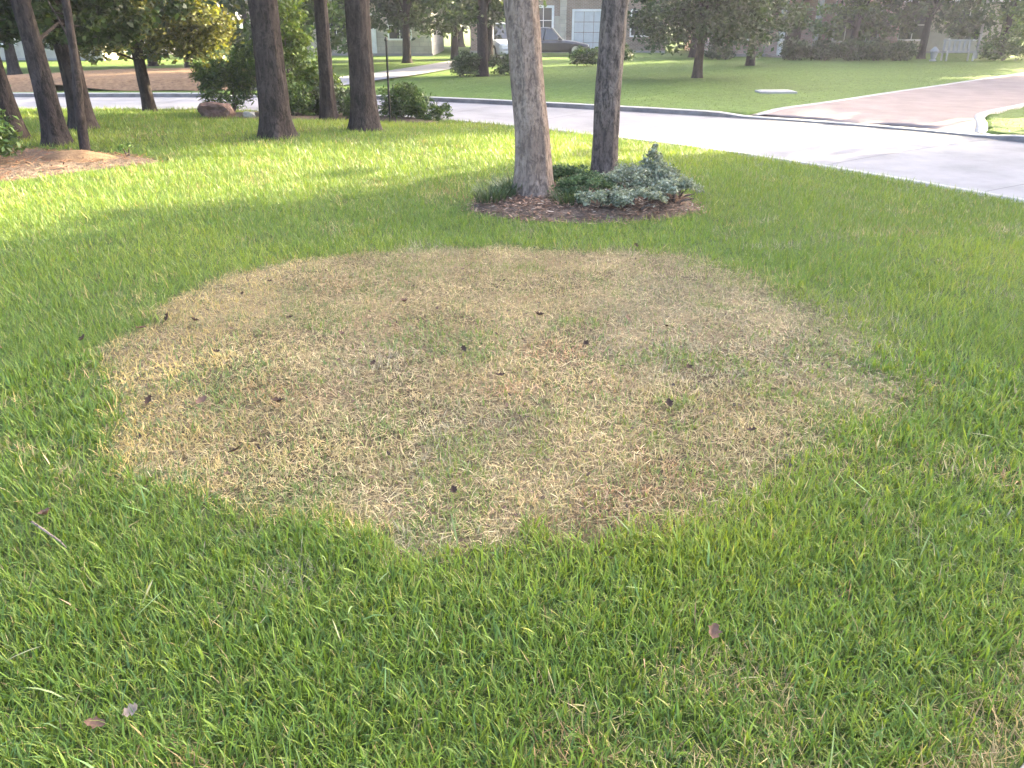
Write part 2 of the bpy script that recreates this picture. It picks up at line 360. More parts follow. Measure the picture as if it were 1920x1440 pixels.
# sealed joints across the street slabs
jm = []
for i in range(4, len(ST)-2, 9):
    a, b = offset(ST, -HW)[i], offset(ST, HW)[i]; t_ = ST[i+1]-ST[i]; t_ = t_/np.linalg.norm(t_)*.009
    P = [a*(1-f)+b*f for f in np.linspace(0, 1, 9)]; zz = [ROADZ+.03*(1-(2*f-1)**2)+.004 for f in np.linspace(0, 1, 9)]
    o = obj('joint', ribbon('joint', [np.array([(*(p-t_), z_) for p, z_ in zip(P, zz)]), np.array([(*(p+t_), z_) for p, z_ in zip(P, zz)])], M['joint']), bpy.data.objects['street'])
# right-hand driveway of pinkish exposed aggregate with pale edging
def resample(P, n):
    P = np.array(P, float); s = np.concatenate([[0], np.cumsum(np.linalg.norm(np.diff(P, axis=0), axis=1))]); t = np.linspace(0, s[-1], n)
    return np.column_stack([np.interp(t, s, P[:, 0]), np.interp(t, s, P[:, 1])])
DL, DR = resample(catmull(DRIVE_L, 8), 60), resample(catmull(DRIVE_R, 8), 60)
def dz(P):
    s, _ = road_sd(P[:, 0], P[:, 1]); g_ = np.maximum(ground_h(P[:, 0], P[:, 1]), KERBZ-.05)
    return (ROADZ+.05)+(np.maximum(g_, KERBZ-.01)+.02-ROADZ-.05)*sst(.2, 1.6, s)
def push(P, lim=.19):
    """keep the driveway behind the kerb"""
    P = P.copy(); e = .01
    for _ in range(3):
        s, _s = road_sd(P[:, 0], P[:, 1]); gx_ = (road_sd(P[:, 0]+e, P[:, 1])[0]-s)/e; gy_ = (road_sd(P[:, 0], P[:, 1]+e)[0]-s)/e
        d = np.where(s < lim, lim-s, 0); P = P+np.column_stack([gx_*d, gy_*d])
    return P
rows = []
for t in np.linspace(.045, .955, 9):
    P = push(DL*(1-t)+DR*t); rows.append(np.column_stack([P, dz(P)]))
tag(obj('driveway', ribbon('driveway', rows, M['drive'], True)), kind='structure')
for a, b in ((0, .045), (.955, 1.0)):
    P, Q = push(DL*(1-a)+DR*a), push(DL*(1-b)+DR*b)
    tag(obj('driveway_edging', ribbon('driveway_edging', [np.column_stack([P, dz(P)-.2]), np.column_stack([P, dz(P)+.006]), np.column_stack([Q, dz(Q)+.006]), np.column_stack([Q, dz(Q)-.2])], M['kerb'])), kind='structure')
LA = resample(catmull(LEFT_AX, 8), 40)
def lz(P): s, _ = road_sd(P[:, 0], P[:, 1]); return (ROADZ+.05)+(KERBZ+.035-ROADZ-.05)*sst(.2, 1.3, s)
tag(obj('driveway', ribbon('left_driveway', [np.column_stack([offset(LA, d), lz(LA)]) for d in (1.0, .35, -.35, -1.0)], M['concrete'])), kind='structure')
MB().prism(WALK, -.12, .028).build('footpath', M['walk'], bevel=.012)['kind'] = 'structure'

# ================================================================ GRASS
def blades(name, x, y, z, L, W, phi, th0, th1, cb, ct, mat, nseg=2):
    n = len(x); nv = 2*nseg+1
    d = np.stack([np.cos(phi), np.sin(phi)], 1); tw = phi+np.pi/2+rng.normal(0, .5, n); s = np.stack([np.cos(tw), np.sin(tw)], 1)
    V = np.zeros((n, nv, 3)); C = np.zeros((n, nv, 3)); px, py, pz = x.copy(), y.copy(), z.copy()
    for k in range(nseg+1):
        f = k/nseg
        if k:
            th = th0+(th1-th0)*(k-.5)/nseg; l = L/nseg
            px = px+d[:, 0]*np.sin(th)*l; py = py+d[:, 1]*np.sin(th)*l; pz = pz+np.cos(th)*l
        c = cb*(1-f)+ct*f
        if k < nseg:
            wd = W*.5*(1-.35*f)*(1 if k else .75)
            V[:, 2*k] = np.stack([px-s[:, 0]*wd, py-s[:, 1]*wd, pz], 1); V[:, 2*k+1] = np.stack([px+s[:, 0]*wd, py+s[:, 1]*wd, pz], 1)
            C[:, 2*k] = c; C[:, 2*k+1] = c
        else:
            V[:, -1] = np.stack([px, py, pz], 1); C[:, -1] = c
    lp = []; st = []
    for k in range(nseg-1): st.append(len(lp)); lp += [2*k, 2*k+1, 2*k+3, 2*k+2]
    st.append(len(lp)); lp += [2*nseg-2, 2*nseg-1, 2*nseg]
    lp = np.array(lp); st = np.array(st)
    loops = (np.arange(n)[:, None]*nv+lp).ravel(); starts = (np.arange(n)[:, None]*len(lp)+st).ravel()
    return np_mesh(name, V.reshape(-1, 3), loops, starts, mat, C.reshape(-1, 3))
# sample points, denser close to where one stands
DENS, R0, POW = 18500, 2.2, 1.66
def sample():
    X, Y, D = [], [], []
    r = .75
    while r < 22:
        r2 = r*1.06; half = 1.25 if r < 2.6 else max(.80, 1.25-(r-2.6)*.3)
        dens = DENS*min(1, (R0/r)**POW)*(1.7 if r > 4.5 else 1); n = int(dens*half*(r2*r2-r*r))
        rr = np.sqrt(rng.uniform(r*r, r2*r2, n)); th = rng.uniform(-half, half, n)
        X.append(rr*np.sin(th)); Y.append(rr*np.cos(th)); D.append(np.full(n, dens)); r = r2
    return np.concatenate(X), np.concatenate(Y), np.concatenate(D)
x, y, dn = sample()
sd, side = road_sd(x, y)
keep = (side < 0) & (sd > .17+.08*rng.random(len(x))) & ~bed_any(x+rng.normal(0, .09, len(x)), y+rng.normal(0, .09, len(x))) & ~in_poly(x, y, WALK)
clump = fbm(x, y, .11, 11)
keep &= rng.random(len(x)) < .35+1.1*clump
x, y, dn = x[keep], y[keep], dn[keep]
n = len(x); big = np.sqrt(DENS/dn)                     # sparser blades are drawn a little wider
m = patch_m(x, y)
tuft = .70*sst(.50, .68, .5*fbm(x, y, .30, 21)+.5*fbm(x*.8+y*.6, y*.8-x*.6, .2, 23))*(.75+.35*sst(-1, 1.6, x))+.17         # live tufts inside the patch
wd = np.abs((x-1.165)*(2.455-1.325)-(y-1.325)*(2.615-1.165))/np.hypot(1.45, 1.13)   # distance to the footpath edge
edge_dry = .75*(1-sst(.02, .28, wd))*(x > .3)*(y < 3)
sparse = .45*sst(.60, .80, fbm(x, y, .42, 31))
dead = rng.random(n) < np.maximum(m*(1-tuft), np.maximum(edge_dry, .05+sparse))
def palette(n, cols, w):
    i = rng.choice(len(cols), n, p=np.array(w)/sum(w)); return np.array(cols)[i]*rng.uniform(.75, 1.25, (n, 1))
hz = z = ground_h(x, y)
yel = fbm(x, y, 1.6, 41)[:, None]
g1 = palette(n, [(.080, .158, .024), (.105, .184, .027), (.132, .204, .032), (.070, .148, .045), (.18, .215, .06)], [3, 3.5, 2, 1.5, .6])
g1 = g1*(.8+.4*yel)*np.array([1, 1, 1])+np.array([.03, .02, 0])*sst(.45, .75, yel)
s1 = palette(n, [(.46, .36, .17), (.39, .30, .145), (.29, .225, .115), (.42, .29, .17), (.17, .15, .075), (.52, .44, .24), (.22, .23, .09)], [3, 3, 2, 1.2, 1.3, 1, 1.2])
s1 = s1*(.62+.76*fbm(x, y, .38, 53)[:, None])
red = np.clip(sst(.58, .74, fbm(x, y, .45, 51))+1.2*np.exp(-(((x+.06)/.17)**2+((y-3.42)/.15)**2))+.9*np.exp(-(((x-.42)/.14)**2+((y-3.42)/.13)**2)), 0, 1.3)[:, None]; s1 = s1*(1-red*np.array([.10, .30, .22]))
grey = .75*(sst(.42, .68, fbm(x, y, .8, 57))*sst(-1.5, -.6, x))[:, None]; s1 = s1*(1-grey)+(s1.mean(1, keepdims=True)*np.array([1.05, 1.0, .72]))*grey
g1 = np.where((m > .6)[:, None], g1*.6+np.array([.055, .07, .045]), g1)
rim = (sst(.02, .5, m)*(1-.65*sst(.80, 1., m)*sst(-1.75, -1.3, x)))[:, None]*(x < -.4)[:, None]*(1-sst(-1.35, -.7, x)*sst(2.9, 3.3, y))[:, None]*.8; s1 = s1*(1-rim)+np.array([.55, .42, .15])*rng.uniform(.8, 1.2, (n, 1))*rim
Ht = .034+.040*fbm(x, y, .28, 61)+.012*rng.standard_normal(n)
Lg = np.clip(Ht*rng.uniform(.75, 1.35, n), .022, .13)*(1+.10*(big-1))
Lg = np.where(m > .5, Lg*.62, Lg)
Wg = np.where(rng.random(n) < .12, rng.uniform(.0055, .0082, n), rng.uniform(.0024, .0048, n))*big**.92
phi = rng.uniform(0, 2*np.pi, n); t0 = np.abs(rng.normal(.25, .22, n)); t1 = t0+np.abs(rng.normal(.75, .5, n))
gm = ~dead
def sub(q, a): return [v[q] for v in a]
rad_ = np.hypot(x, y); nearm = rad_ < 2.4; farm_ = rad_ > 4.5
V_near = gm & nearm; V_mid = gm & ~nearm & ~farm_; V_far = gm & farm_
def put(name, q, cb, ct, mat, nseg, label, cat, L=Lg, T0=t0, T1=t1, W=Wg):
    o = obj(name, blades(name, *sub(q, (x, y, z-.004, L, W, phi, T0, T1)), cb[q], ct[q], mat, nseg)); return tag(o, label, cat, kind='stuff')
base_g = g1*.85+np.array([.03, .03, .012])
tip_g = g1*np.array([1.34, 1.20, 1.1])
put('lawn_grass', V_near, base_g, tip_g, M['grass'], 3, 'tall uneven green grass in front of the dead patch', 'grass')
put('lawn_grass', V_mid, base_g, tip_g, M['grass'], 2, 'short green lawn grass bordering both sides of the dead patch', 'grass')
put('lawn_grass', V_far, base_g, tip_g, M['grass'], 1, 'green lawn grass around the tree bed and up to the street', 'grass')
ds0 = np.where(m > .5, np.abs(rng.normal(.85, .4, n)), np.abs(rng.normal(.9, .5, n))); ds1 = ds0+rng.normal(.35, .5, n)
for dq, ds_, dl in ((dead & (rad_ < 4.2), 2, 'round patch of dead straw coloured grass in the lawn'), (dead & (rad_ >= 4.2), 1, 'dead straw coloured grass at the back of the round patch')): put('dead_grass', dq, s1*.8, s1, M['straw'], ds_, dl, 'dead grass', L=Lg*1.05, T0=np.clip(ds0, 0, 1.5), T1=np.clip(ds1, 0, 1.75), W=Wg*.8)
# flat thatch of broken straw over the bare soil of the patch
k = 60000; a_ = rng.uniform(0, 6.283, k); r_ = 2.25*np.sqrt(rng.random(k)); tx, ty_ = PC[0]+r_*np.cos(a_), PC[1]+r_*np.sin(a_)
q = (patch_m(tx, ty_) > rng.random(k)) & (rng.random(k) < .3+1.3*fbm(tx, ty_, .16, 81)); tx, ty_ = tx[q], ty_[q]; k = len(tx)
tc_ = palette(k, [(.44, .35, .18), (.36, .28, .15), (.26, .20, .11), (.50, .42, .25), (.20, .20, .09), (.36, .24, .16)], [3, 3, 2, 1.5, 1.5, 1])*(.6+.8*fbm(tx, ty_, .38, 53)[:, None])
to = obj('straw_thatch', blades('straw_thatch', tx, ty_, ground_h(tx, ty_)+rng.uniform(.002, .016, k), rng.uniform(.025, .065, k), rng.uniform(.002, .0042, k), rng.uniform(0, 6.28, k), rng.uniform(1.15, 1.6, k), rng.uniform(1.3, 1.8, k), tc_*.9, tc_, M['straw'], 2))
tag(to, 'flat matted straw thatch covering the soil of the dead patch', 'dead grass', kind='stuff')
# crumbs of dark leaf litter in the patch
k = 520; a_ = rng.uniform(0, 6.283, k); r_ = 1.95*np.sqrt(rng.random(k)); tx, ty_ = PC[0]+r_*np.cos(a_), PC[1]+r_*np.sin(a_); q = patch_m(tx, ty_) > .4; tx, ty_ = tx[q], ty_[q]; k = len(tx)
tc_ = palette(k, [(.05, .03, .022), (.09, .055, .04), (.03, .022, .018)], [2, 2, 1]); sz_ = rng.uniform(.012, .03, k)
tag(obj('leaf_litter', blades('leaf_litter', tx, ty_, ground_h(tx, ty_)+rng.uniform(.012, .03, k), sz_, sz_*rng.uniform(.4, .8, k), rng.uniform(0, 6.28, k), rng.uniform(1.0, 1.6, k), rng.uniform(1.1, 2.0, k), tc_, tc_, M['ground_leaf'], 2)), 'crumbs of dark leaf litter scattered in the dead patch', 'leaf litter', kind='stuff')
# pale seed stalks and long cut blades lying over the near lawn
k = 130; rr = rng.uniform(1.2, 4.2, k); th = rng.uniform(-.85, .85, k); sx, sy = rr*np.sin(th), rr*np.cos(th)
q = (patch_m(sx, sy) < .3) & ~in_poly(sx, sy, WALK); sx, sy = sx[q], sy[q]; k = len(sx)
sc_ = palette(k, [(.24, .32, .13), (.34, .33, .18), (.15, .26, .09)], [2, 1, 3])
so = obj('long_grass', blades('long_grass', sx, sy, ground_h(sx, sy)+.02, rng.uniform(.07, .15, k), rng.uniform(.004, .0085, k), rng.uniform(0, 6.28, k), rng.uniform(.3, 1.2, k), rng.uniform(.9, 1.7, k), sc_*.9, sc_, M['grass'], 3))
tag(so, 'pale long grass blades lying loose over the near lawn', 'grass', kind='stuff')
# coarse turf across the street
k = 150000; fx = rng.uniform(-26, 30, k); fy = 15+33*rng.random(k)**1.3
sdf, sf = road_sd(fx, fy); ddr, _ = polydist(fx, fy, DRIVE_AX); dll, _ = polydist(fx, fy, LEFT_AX)
q = (sf > 0) & (sdf > .22) & ~in_poly(fx, fy, DPOLY) & (dll > 1.02) & (np.abs(fx) < .75*fy+3)
fx, fy = fx[q], fy[q]; k = len(fx); ty = fbm(fx, fy, 2.5, 71)[:, None]
fc = palette(k, [(.088, .148, .030), (.105, .162, .036), (.12, .163, .042)], [2, 2, 1])*(.8+.4*ty)
fo = obj('far_lawn_grass', blades('far_lawn_grass', fx, fy, ground_h(fx, fy)-.005, rng.uniform(.02, .045, k), rng.uniform(.012, .028, k), rng.uniform(0, 6.28, k), rng.uniform(.4, 1.0, k), rng.uniform(.7, 1.4, k), fc*.95, fc, M['grass'], 1))
tag(fo, 'mown green lawn grass across the street', 'grass', kind='stuff')

# ================================================================ BEDS
def mound(name, P, hgt, mat, step=.09):
    P = np.array(P); x0, y0 = P.min(0)-.1; x1, y1 = P.max(0)+.1
    ax, ay = np.arange(x0, x1, step), np.arange(y0, y1, step); X, Y = np.meshgrid(ax, ay); xf, yf = X.ravel(), Y.ravel()
    ins = in_poly(xf, yf, P); cl = np.vstack([P, P[:1]]); d, _ = polydist(xf, yf, cl); d = np.where(ins, d, -d)
    zz = ground_h(xf, yf)-.03+(hgt+.03)*sst(-.12, .45, d)+.03*(fbm(xf, yf, .22, 3)-.5)*sst(-.05, .2, d)
    I = np.arange(len(xf)).reshape(X.shape); F = np.stack([I[:-1, :-1], I[:-1, 1:], I[1:, 1:], I[1:, :-1]], -1).reshape(-1, 4)
    F = F[(d[F] > -.13).all(1)]
    o = obj(name, quads(name, np.stack([xf, yf, zz], 1), F, mat, None, True)); o['kind'] = 'structure'
    def hh(a, b):
        ins = in_poly(a, b, P); d, _ = polydist(a, b, cl); d = np.where(ins, d, -d); return ground_h(a, b)-.03+(hgt+.03)*sst(-.12, .45, d)
    return o, hh
def scatter_chips(name, P, hh, n, size, cols, wts, parent, asp=.35, spread=.06):
    P = np.array(P); a = rng.uniform(P[:, 0].min(), P[:, 0].max(), n*3); b = rng.uniform(P[:, 1].min(), P[:, 1].max(), n*3)
    q = in_poly(a+rng.normal(0, spread, len(a)), b+rng.normal(0, spread, len(a)), P); a, b = a[q][:n], b[q][:n]; n = len(a)
    L = rng.uniform(.5, 1.3, n)*size; ph = rng.uniform(0, 6.28, n)
    c = palette(n, cols, wts)
    o = obj(name, blades(name, a, b, hh(a, b)+rng.uniform(.0, .03, n), L, L*asp, ph, rng.uniform(1.1, 1.75, n), rng.uniform(1.2, 1.9, n), c, c, M['chips'], 2), parent); o['kind'] = 'stuff'; return o
bed, bed_h = mound('mulch_bed', TREE_BED, .075, M['mulch'])
scatter_chips('bark_chips', TREE_BED, bed_h, 5000, .055, [(.13, .075, .05), (.20, .12, .08), (.28, .19, .14), (.07, .045, .035), (.4, .34, .28)], [3, 3, 2, 2, .4], bed)
lbed, lbed_h = mound('mulch_bed', LEFT_BED, .05, M['mulch'])
scatter_chips('bark_chips', LEFT_BED, lbed_h, 4500, .09, [(.15, .07, .045), (.22, .115, .068), (.29, .18, .105), (.09, .048, .034)], [3, 3, 2, 2], lbed, .2, .12)
sbed, sbed_h = mound('mulch_bed', SHRUB_BED, .05, M['mulch'], .14)
FARM = catmull([(-17,24.2),(-13.5,23.9),(-11,24.1),(-8.6,24.2),(-7.4,25.6),(-7.4,28.0),(-9.5,30.2),(-13,29.4),(-15.0,26.6),(-17,24.2)], 5)[:-1]
fbed, fbed_h = mound('mulch_mound', FARM, .34, M['straw_bed'], .3)
# heap of pale pine straw at the tip of the left bed
hp = np.array([(-5.35+.62*math.cos(t)*(1+.15*math.sin(3*t)), 10.15+.38*math.sin(t)) for t in np.linspace(0, 6.283, 16)[:-1]])
so, sh = mound('straw_heap', hp, .16, M['straw_bed'], .06)
tag(so, 'small heap of orange pine straw at the end of the left mulch bed', 'straw heap', kind='stuff')

# ================================================================ TREES AND SHRUBS
def leaf_geo(C, size, col, up=.3, asp=.55):
    """one folded rhombus leaf per centre"""
    n = len(C); size = np.broadcast_to(size, n)
    nr = rng.normal(0, 1, (n, 3)); nr[:, 2] = np.abs(nr[:, 2])+up; nr /= np.linalg.norm(nr, axis=1)[:, None]
    t = rng.normal(0, 1, (n, 3)); t -= nr*(t*nr).sum(1)[:, None]; t /= np.linalg.norm(t, axis=1)[:, None]
    b = np.cross(nr, t); s = size[:, None]
    V = np.stack([C-t*s*.5, C+b*s*asp*.5+nr*s*.08, C+t*s*.5-nr*s*.06, C-b*s*asp*.5+nr*s*.08], 1)
    F = np.arange(n)[:, None]*4+np.array([0, 1, 2, 3])
    return V.reshape(-1, 3), F, np.repeat(col, 4, 0)
def cloud(blobs, ncl, per, size, cols, wts, spread=.30, floor=None, up=.3, asp=.55, shell=.5, tone=.35):
    """leaf clusters spread through ellipsoid blobs -> V, F, C and the cluster centres"""
    P = []; K = []; CC = []; tot = sum(b[3]*b[4]*b[5] for b in blobs)
    for (cx, cy, cz, rx, ry, rz) in blobs:
        k = max(4, int(ncl*rx*ry*rz/tot)); d = rng.normal(0, 1, (k, 3)); d /= np.linalg.norm(d, axis=1)[:, None]
        rad = rng.random(k)**(1/3*(1-shell)+.12*shell)*rng.uniform(.8, 1.12, k)
        c = np.array([cx, cy, cz])+d*rad[:, None]*np.array([rx, ry, rz])*(1-spread*.6)
        CC.append(c); pc = np.repeat(c, per, 0); g_ = rng.normal(0, 1, pc.shape)*np.array([1, 1, .7])*spread*min(rx, ry, rz)*.55
        P.append(pc+g_); K.append(np.repeat(rng.uniform(1-tone, 1+tone, k), per))
    P = np.concatenate(P); K = np.concatenate(K)
    if floor is not None: q = P[:, 2] > floor+.35*(vn(P[:, 0], P[:, 1], .5, 4)-.5); P, K = P[q], K[q]
    col = palette(len(P), cols, wts)*K[:, None]
    V, F, C = leaf_geo(P, size*rng.uniform(.6, 1.35, len(P)), col, up, asp)
    return V, F, C, np.concatenate(CC)
GREEN = ([(.045, .085, .022), (.06, .11, .026), (.085, .135, .03), (.035, .07, .025)], [3, 3, 1.5, 2])
DARK = ([(.03, .055, .022), (.04, .07, .026), (.055, .085, .03), (.028, .045, .024)], [3, 3, 1.2, 2])
SUNNY = ([(.10, .112, .03), (.13, .14, .04), (.055, .07, .022), (.17, .16, .058)], [3, 3, 2, 1])  # yellow of direct sunlight put into the leaf colours
def trunk_geo(path, rad, sides=18, sub=6, rough=.07, flare=1.45, seed=0):
    P = catmull(path, sub); r = np.interp(np.linspace(0, 1, len(P)), np.linspace(0, 1, len(rad)), rad)
    zz = P[:, 2]-P[0, 2]; r = r*(1+(flare-1)*np.exp(-zz/.22))
    a = np.linspace(0, 2*np.pi, sides, endpoint=False); A, Z = np.meshgrid(a, zz)
    ridge = vn(A*9.5+seed*7+.6*vn(A*2, Z, .4, seed+5), Z*.55, .42, seed+9)
    bump = 1+.07*(np.abs(ridge-.5)*2-.4)+rough*(vn(A*3.1+seed*3, Z*.8, .55, seed)-.5)*2+rough*.9*(vn(A*1.2, Z, .9, seed+2)-.5)*2+.16*np.exp(-Z/.16)*np.sin(A*4+seed)
    bump[:, -1] = bump[:, -1]
    X = P[:, 0][:, None]+np.cos(A)*r[:, None]*bump; Y = P[:, 1][:, None]+np.sin(A)*r[:, None]*bump; ZZ = np.broadcast_to(P[:, 2][:, None], A.shape)
    V = np.stack([X, Y, ZZ], -1).reshape(-1, 3); F = []
    for i in range(len(P)-1):
        for k in range(sides): F.append((i*sides+k, i*sides+(k+1) % sides, (i+1)*sides+(k+1) % sides, (i+1)*sides+k))
    return V, F, P
def tree(name, label, base, path, rad, bark, blobs, ncl, per, size, pal=GREEN, group=None, limbs=9, sides=18, floor=None, spread=.3, rough=.07, flare=1.4, seed=0, shell=.5, dip=.06):
    global rng
    rng = np.random.default_rng(100+seed)          # each tree keeps its own shape
    bx, by = base; bz = float(ground_h(np.array(bx), np.array(by)))
    if in_poly(np.array([bx]), np.array([by]), TREE_BED)[0]: bz += .04
    root = empty(name, (bx, by, bz)); tag(root, label, 'tree', group)
    V, F, P = trunk_geo([(dx, dy, zz-dip if i == 0 else zz) for i, (dx, dy, zz) in enumerate(path)], rad, sides, 13 if sides > 17 else 5, rough, flare, seed)
    mb = MB(); mb.add(V, F)
    rel = [(cx-bx, cy-by, cz-bz, a, b, c) for cx, cy, cz, a, b, c in blobs]
    LV, LF, LC, cc = cloud(rel, ncl, per, size, *pal, spread=spread, floor=None if floor is None else floor-bz, shell=shell)
    r1 = rad[-1]
    for c in cc[rng.permutation(len(cc))[:limbs]]:
        i = int(rng.uniform(.55, .98)*(len(P)-1)); s = P[i]
        if c[2] < s[2]-.5: i = max(2, int(np.argmin(np.abs(P[:, 2]-max(.9, c[2]-.3))))); s = P[i]
        mid = s*.5+c*.5+np.array([0, 0, .12*np.linalg.norm(c-s)])
        mb.tube([s, s*.75+mid*.25+np.array([0, 0, .05]), mid, c], [r1*.62, r1*.5, r1*.32, r1*.1], 6, False)
    t = mb.build('trunk', M[bark], root, smooth=True)
    cr = obj('crown', quads('crown', LV, LF, M['leaf'], LC), root); cr['kind'] = 'stuff'
    return root
def shrub(name, label, base, blobs, ncl, per, size, pal=GREEN, group=None, cat='shrub', z0=None, spread=.34, up=.3, asp=.5, stems=5, tone=.35, lm='leaf'):
    bx, by = base; bz = float(ground_h(np.array(bx), np.array(by))) if z0 is None else z0
    root = empty(name, (bx, by, bz)); tag(root, label, cat, group)
    V, F, C, cc = cloud(blobs, ncl, per, size, *pal, spread=spread, floor=.01, up=up, asp=asp, tone=tone)
    obj('foliage', quads('foliage', V, F, M[lm], C), root)['kind'] = 'stuff'
    mb = MB()
    for i in range(stems):
        c = cc[int(rng.integers(len(cc)))]; mb.tube([(c[0]*.15, c[1]*.15, -.03), (c[0]*.5, c[1]*.5, c[2]*.5), tuple(c)], [.012+.01*c[2], .01+.006*c[2], .004], 5)
    mb.build('stem', M['bark_mid'], root); return root

# the pair of oaks in the mulch bed
tree('oak_tree', 'pale grey-brown oak trunk leaning slightly, at the bare front of the mulch bed', (.23, 7.93), [(0, 0, 0), (-.03, .01, .5), (-.10, .03, 1.2), (-.19, .06, 2.2), (-.30, .1, 3.6), (-.35, .2, 5.4), (-.4, .2, 7.5)], [.165, .160, .150, .148, .145, .12, .07], 'bark_grey',
     [(-.5, 8.2, 8.4, 2.0, 2.0, 2.4), (-.2, 8.0, 10.8, 1.8, 1.8, 2.0)], 80, 55, .13, GREEN, 'twin oaks in the tree bed', 16, 44, spread=.3, rough=.08, flare=1.4, seed=1)
tree('oak_tree', 'darker slimmer oak trunk rising from the leafy plants in the mulch bed', (.97, 8.66), [(0, 0, 0), (.01, 0, .5), (.02, .02, 1.2), (.06, .05, 2.2), (.15, .1, 3.8), (.25, .2, 5.6), (.3, .3, 7.6)], [.130, .128, .125, .124, .118, .10, .06], 'bark_mid',
     [(1.4, 8.9, 8.6, 1.9, 1.9, 2.4), (1.2, 9.0, 11.0, 1.7, 1.7, 2.0)], 80, 55, .13, GREEN, 'twin oaks in the tree bed', 16, 40, spread=.3, rough=.08, flare=1.35, seed=4)
# pines by the shrub bed
def pine(label, base, r, lean, bl, seed, dark='bark_dark', hgt=11):
    return tree('pine_tree', label, base, [(0, 0, 0), (lean*.1, 0, .6), (lean*.2, 0, 1.5), (lean*.45, 0, 4), (lean*.75, 0, 8), (lean, 0, hgt)], [r, r*.97, r*.92, r*.85, r*.65, r*.3], dark, bl, 150, 45, .2, DARK, 'tall dark pines behind the lawn', 14, 40, rough=.09, flare=1.45, seed=seed)
pine('thickest dark pine trunk, standing alone left of the two trunks by the low shrub', (-3.56, 12.66), .215, .05, [(-4.0, 13.9, 10, 2.2, 2.2, 2.8), (-4.6, 14.9, 5.4, 2.5, 1.9, 1.5)], 7)
pine('thin dark pine trunk between the two thick ones, rising from the shrub bed', (-3.49, 16.0), .135, .15, [(-3.6, 16.6, 9.5, 2.0, 2.0, 2.5), (-3.6, 17.6, 4.9, 2.8, 2.2, 1.5)], 8)
pine('thick purplish brown pine trunk beside the thin black stake', (-2.40, 13.69), .205, .05, [(-2.8, 14.6, 10.2, 2.2, 2.1, 2.8), (-1.6, 15.6, 5.6, 2.4, 1.9, 1.5)], 9)
# trees in and behind the left mulch bed
def lefttree(label, base, r, bl, seed, ncl=300, per=60, size=.13, pal=DARK, lean=-.1, floor=1.12, h=4.6):
    return tree('oak_tree', label, base, [(0, 0, 0), (lean*.1, 0, .5), (lean*.35, 0, 1.3), (lean, 0, 2.4), (lean*1.5, .1, h)], [r, r*.96, r*.9, r*.8, r*.45], 'bark_dark', bl, ncl, per, size, pal, 'trees along the left edge of the lawn', 14, 30, floor=floor, rough=.10, flare=1.6, seed=seed)
lefttree('dark leaning trunk behind the leafy shrub of the left mulch bed', (-7.35, 12.28), .17, [(-8.1, 12.6, 3.6, 2.2, 1.8, 2.3), (-7.6, 12.7, 1.8, 1.3, .9, .65), (-8.4, 13.4, 1.7, 1.1, .9, .7)], 11, lean=-.25)
lefttree('slim grey trunk between the leaning trunk and the forked looking dark trunk', (-6.37, 11.65), .14, [(-7.0, 12.4, 3.9, 1.8, 1.7, 2.2), (-6.9, 13.0, 1.85, 1.2, .9, .6)], 12, floor=1.3)
lefttree('dark trunk with spreading root flare behind the thin sapling', (-6.98, 13.67), .175, [(-6.6, 14.2, 3.9, 2.0, 1.7, 2.3), (-6.3, 14.6, 1.8, 1.3, .9, .75), (-7.7, 14.8, 1.65, 1.2, .8, .8)], 13, floor=1.15)
tree('sapling', 'thin young trunk at the tip of the left mulch bed by the straw heap', (-5.62, 10.9), [(0, 0, 0), (.03, .02, .5), (.09, .05, 1.1), (.12, .1, 2.2), (.05, .3, 3.4)], [.062, .058, .052, .045, .02], 'bark_dark',
     [(-6.2, 11.6, 3.4, 1.2, 1.0, 1.5), (-5.8, 11.5, 2.05, .8, .6, .4)], 60, 50, .11, DARK, 'trees along the left edge of the lawn', 8, 12, floor=1.9, rough=.05, flare=1.2, seed=14)
tree('oak_tree', 'small oak at the kerb with low sunlit yellow-green foliage', (-7.86, 18.35), [(0, 0, 0), (-.02, 0, .5), (-.05, 0, 1.2), (-.1, 0, 2.4), (-.2, 0, 4)], [.125, .12, .11, .10, .05], 'bark_dark',
     [(-8.75, 18.3, 1.75, 1.2, 1.1, 1.0), (-7.6, 18.0, 1.75, 1.0, .9, .95), (-6.6, 18.5, 1.55, .85, .85, 1.15), (-7.1, 18.8, 1.3, .9, .6, .7), (-7.7, 18.2, 3.6, 2.2, 1.7, 1.8)], 420, 75, .12, SUNNY, None, 16, 18, floor=.62, rough=.07, flare=1.5, seed=15)
